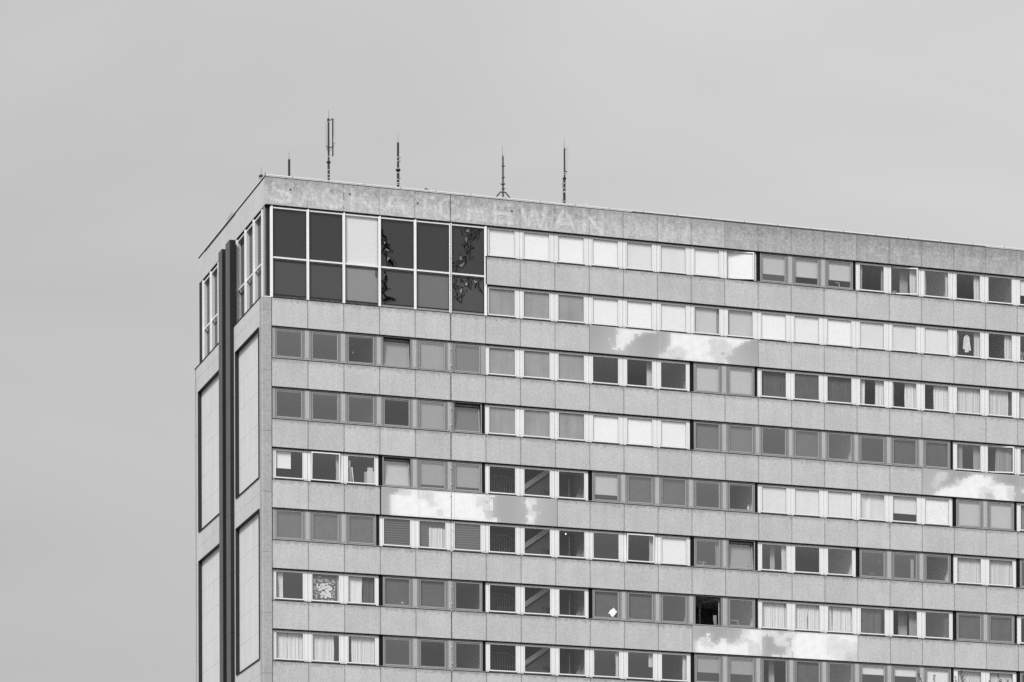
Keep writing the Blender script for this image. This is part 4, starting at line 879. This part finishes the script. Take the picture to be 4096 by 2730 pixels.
def ex4(ex, L_):
    for y in (630.5, 645.5, 713.5): mb = MB(); a = L_(1594, y); mb.tube([(0, 0, a[2]), (.13, 0, a[2] - .01)], .018, 'mast', 8); mb.build('step_bolt', ex)
mast(1592, YM, [(1592, 572, .050), (1592, 681, .060), (1592, 748, .06)], (1592, 537, 572), 'straight dark mast with two step bolts and bright bands', ex4, clamps=((631, .054), (646, .054), (674.5, .056), (693, .064), (719, .064), (733, .064), (739, .064)), rings=((681, .12, .055),))
def ex5(ex, L_):
    k = .14663
    def q(x, y, dy=0): a = L_(1960 + x * k, 570 + y * k); return Vector((a[0], dy, a[2]))
    for P in ([(345, 1362), (290, 1355), (175, 1485), (60, 1620)], [(355, 1362), (420, 1365), (535, 1510), (640, 1640)]):
        mb = MB(); mb.tube([q(*p) for p in P], .032, 'mast', 8); mb.build('strut', ex)
    for (x0, y0, x1, y1) in ((310, 657, 405, 665), (315, 985, 400, 955), (312, 1278, 405, 1282)): mb = MB(); mb.tube([q(x0, y0, -.06), q(x1, y1, -.06)], .02, 'mast', 6); mb.build('bracket', ex)
mast(2011.5, YM, [(2011, 622, .024), (2011.5, 628, .048), (2011.5, 800, .045)], (2009, 585, 622), 'paler grey mast standing on splayed tripod struts', ex5, 'mastg', rings=((737, .105, .04), (770, .075, .05)))
def ex6(ex, L_):
    k = .17857
    def q(x, y, dy=0): a = L_(2210 + x * k, 540 + y * k); return Vector((a[0], dy, a[2]))
    mb = MB(); u, v = q(322, 295, -.06), q(302, 828, -.06); wd, d = .052, .03
    A = [u + Vector((sx * wd, sy * d, 0)) for sx, sy in ((-1, -1), (1, -1), (1, 1), (-1, 1))]; Bq = [v + Vector((sx * wd, sy * d, 0)) for sx, sy in ((-1, -1), (1, -1), (1, 1), (-1, 1))]
    for i in range(4): j = (i + 1) % 4; mb.face([A[j], A[i], Bq[i], Bq[j]], 'anten')
    mb.face(A, 'dark'); mb.face(list(reversed(Bq)), 'dark'); mb.build('panel_antenna', ex)
    for u, v in (((270, 325), (300, 335)), ((270, 832), (320, 832))): mb = MB(); mb.tube([q(*u), q(*v)], .016, 'mast', 6); mb.build('bracket', ex)
    mb = MB(); mb.tube([q(302, 840), q(298, 915), q(285, 940)], .008, 'dark', 5); mb.tube([q(236, 1000), q(232, 1100), q(238, 1300), q(235, 1530)], .012, 'dark', 5); mb.tube([q(235, 1080), q(208, 1095), q(210, 1130), q(232, 1160)], .005, 'dark', 5); mb.tube([q(240, 1440), q(215, 1480), q(200, 1530)], .005, 'dark', 5); mb.build('cable', ex)
mast(2257.5, YM, [(2257, 592, .036), (2258, 715, .050), (2258, 813, .05)], (2257, 557, 592), 'dark mast with one long panel antenna, right end of the row', ex6, clamps=((597, .04), (691, .042), (700, .042), (734.5, .054), (754, .054), (768, .054), (771, .054), (807, .054)), rings=((715, .095, .045),))
def ex1(ex, L_):
    for x in (1038.5, 1049.5): mb = MB(); a = L_(x, 706); mb.tube([(a[0], 0, a[2] - .05), (a[0], 0, a[2] + .05)], .04, 'mast', 8); mb.build('bracket', ex)
    mb = MB(); a = L_(1036.5, 711); b_ = L_(1036.5, 800); mb.box(a[0] - .04, a[0] + .04, .05, .1, b_[2], a[2], 'anten'); mb.build('panel_antenna', ex)
mast(1044.2, 3.0, [(1044.2, 699, .035), (1044.2, 760, .035)], (1044.5, 667, 699), 'mostly hidden mast head peeping over the left roof edge', ex1, clamps=((712, .04),), rings=((704, .05, .06),))
# small roof things
mb = MB(); P = [at(900 + x * .0765, 830 + y * .0765, 8.6) for x, y in ((200, 640), (250, 420), (375, 265), (435, 330), (560, 700))]
mb.face(P, 'groove'); mb.face([p + Vector((0, .5, 0)) for p in reversed(P)], 'groove')
for i in range(5): j = (i + 1) % 5; mb.face([P[i], P[i] + Vector((0, .5, 0)), P[j] + Vector((0, .5, 0)), P[j]], 'groove')
thing('roof_vent', mb, 'small grey hood rising over the sloping left roof edge', 'vent')
mb = MB(); mb.tube([at(1694, 765, 2), at(1702, 755, 2), at(1712, 760, 2), at(1712, 765, 2), at(1712, 790, 2)], .03, 'dark', 6); thing('roof_hook', mb, 'low dark bent pipe peeping over the roof edge between masts', 'pipe')
mb = MB(); p = at(2343.5, 812, 1.2); mb.tube([(p.x, 1.2, 54.6), p], .010, 'paper', 6); thing('lightning_rod', mb, 'very thin white rod right of the last mast', 'rod')
for k, px_ in enumerate(()): pass

# ------------------------------------------------------------------ tree in front, only its shoot tips reach the frame
YT = -60.0
kk = .21079
def tq(x, y): return at(3600 + x * kk, 2600 + y * kk, YT)
c0 = at(3850, 3300, YT); tr = empty('tree', (c0.x, YT, 0)); tag(tr, 'thin leafy shoot tips of a tree reaching in at the lower right edge', 'tree')
def loc(p): return Vector((p.x - c0.x, p.y - YT, p.z))
shoots = [([(352, 460), (368, 530), (400, 590), (430, 640)], 1), ([(655, 475), (650, 560), (645, 700)], 2), ([(1055, 510), (1058, 600), (1060, 720)], 3), ([(1160, 400), (1150, 480), (1172, 560), (1178, 700)], 4), ([(1218, 490), (1175, 550)], 5), ([(1232, 545), (1205, 600), (1180, 660)], 6), ([(1860, 480), (1885, 560), (1900, 700)], 7), ([(1920, 575), (1900, 640)], 8), ([(2035, 585), (2040, 700)], 9), ([(1705, 590), (1700, 700)], 10)]
mbs, mbl = MB(), MB(); rr = random.Random(9)
for P, k in shoots:
    pts = [loc(tq(*p)) for p in P]; end = pts[-1] - Vector((rr.uniform(-.2, .2) - (pts[-1].x * -.25), rr.uniform(-.4, .4), 2.2))
    end = Vector((pts[-1].x * .5, rr.uniform(-.4, .4), pts[-1].z - 2.6))
    mbs.tube(pts + [end], [.004] * (len(pts) - 1) + [.008, .03], 'bark', 5)
    for i in range(len(pts) - 1):
        a, b_ = pts[i], pts[i + 1]; n = max(3, int((a - b_).length / .016))
        for j in range(n):
            p = a.lerp(b_, j / n); sd = 1 if (j % 2) else -1; ln = rr.uniform(.02, .055)
            d = Vector((sd * ln, rr.uniform(-.02, .02), ln * rr.uniform(.2, 1.0))); w_ = Vector((-d.z, 0, d.x)) * .28
            mbl.face([p, p + d * .5 + w_, p + d, p + d * .5 - w_], 'leaf')
H0 = at(3850, 2760, YT).z - 1.2
trunk = MB(); trunk.tube([(0, 0, 0), (.1, .05, H0 * .3), (-.1, 0, H0 * .6), (.05, .05, H0 * .85), (0, 0, H0)], [.28, .22, .16, .09, .04], 'bark', 12)
for k in range(26):
    z = H0 * (.3 + .68 * k / 26); a = k * 2.4; l_ = (1 - k / 34) * 2.6; trunk.tube([(0, 0, z), (math.cos(a) * l_ * .5, math.sin(a) * l_ * .5, z + l_ * .35), (math.cos(a) * l_, math.sin(a) * l_, min(z + l_ * .8, H0 - .3))], [.05, .03, .012], 'bark', 6)
trunk.build('trunk', tr); mbs.build('shoot', tr)
for k in range(6500):
    z = H0 * rr.uniform(.32, .985); Rz = 2.9 * math.sin(math.pi * min(1, (z / H0 - .25) / .8)) * .8 + .2; a = rr.uniform(0, 6.283); q = Rz * rr.random() ** .5
    q *= .75 + .25 * math.sin(a * 3 + z * 1.7)
    p = Vector((math.cos(a) * q, math.sin(a) * q, z)); u = Vector((rr.uniform(-1, 1), rr.uniform(-1, 1), rr.uniform(-1, 1))).normalized() * .07; v = u.cross(Vector((rr.uniform(-1, 1), rr.uniform(-1, 1), 1))).normalized() * .035
    mbl.face([p - u, p - v, p + u, p + v], 'leaf')
mbl.build('crown', tr)

# ------------------------------------------------------------------ sky and sun (overcast, softly from the front left)
SUN_EL, SUN_AZ = R(40), R(222)          # azimuth clockwise from +Y
w = bpy.data.worlds.new('World'); scene.world = w; w.use_nodes = True
nt = w.node_tree; N = nt.nodes; L = nt.links; bg = N['Background']
sky = N.new('ShaderNodeTexSky'); sky.sky_type = 'NISHITA'; sky.sun_disc = False; sky.sun_elevation = SUN_EL; sky.sun_rotation = SUN_AZ
bw = N.new('ShaderNodeRGBToBW'); L.new(sky.outputs[0], bw.inputs[0])
pw = N.new('ShaderNodeMath'); pw.operation = 'POWER'; L.new(bw.outputs[0], pw.inputs[0]); pw.inputs[1].default_value = .35
tcw = N.new('ShaderNodeTexCoord'); mp = N.new('ShaderNodeMapping'); mp.inputs['Scale'].default_value = (1.4, 1.4, 4.5); L.new(tcw.outputs['Generated'], mp.inputs[0])
nz = N.new('ShaderNodeTexNoise'); nz.inputs['Scale'].default_value = 3.4; nz.inputs['Detail'].default_value = 5; nz.inputs['Roughness'].default_value = .45; nz.inputs['Distortion'].default_value = .6; L.new(mp.outputs[0], nz.inputs['Vector'])
mr = N.new('ShaderNodeMapRange'); L.new(nz.outputs['Fac'], mr.inputs[0]); mr.inputs['From Min'].default_value = .3; mr.inputs['From Max'].default_value = .7; mr.inputs['To Min'].default_value = .93; mr.inputs['To Max'].default_value = 1.05
# cloud deck gets a little brighter upward and to the right of the building
dt = N.new('ShaderNodeVectorMath'); dt.operation = 'DOT_PRODUCT'; L.new(tcw.outputs['Generated'], dt.inputs[0]); dt.inputs[1].default_value = (RT.x * .35, RT.y * .35, 1.0)
md = N.new('ShaderNodeMapRange'); L.new(dt.outputs['Value'], md.inputs[0]); md.inputs['From Min'].default_value = .11; md.inputs['From Max'].default_value = .36; md.inputs['To Min'].default_value = .70; md.inputs['To Max'].default_value = 1.08
m1 = N.new('ShaderNodeMath'); m1.operation = 'MULTIPLY'; L.new(pw.outputs[0], m1.inputs[0]); L.new(mr.outputs[0], m1.inputs[1])
m2 = N.new('ShaderNodeMath'); m2.operation = 'MULTIPLY'; L.new(m1.outputs[0], m2.inputs[0]); L.new(md.outputs[0], m2.inputs[1])
m3 = N.new('ShaderNodeMath'); m3.operation = 'MULTIPLY'; L.new(m2.outputs[0], m3.inputs[0]); m3.inputs[1].default_value = 1.57
L.new(m3.outputs[0], bg.inputs[0]); bg.inputs[1].default_value = .12
sl = bpy.data.lights.new('sun', 'SUN'); sl.energy = 1.5; sl.angle = R(16); sl.color = (1, 1, 1)
so = bpy.data.objects.new('sun', sl); col.objects.link(so)
sd = Vector((math.sin(SUN_AZ) * math.cos(SUN_EL), math.cos(SUN_AZ) * math.cos(SUN_EL), math.sin(SUN_EL)))
so.rotation_euler = sd.to_track_quat('Z', 'Y').to_euler()

vs = scene.view_settings; vs.view_transform = 'Standard'; vs.look = 'None'; vs.gamma = 1; vs.exposure = 1.15; vs.use_curve_mapping = False
scene.cycles.use_denoising = False
scene.cycles.max_bounces = 6; scene.cycles.diffuse_bounces = 3; scene.cycles.transparent_max_bounces = 8; scene.cycles.caustics_reflective = False; scene.cycles.caustics_refractive = False
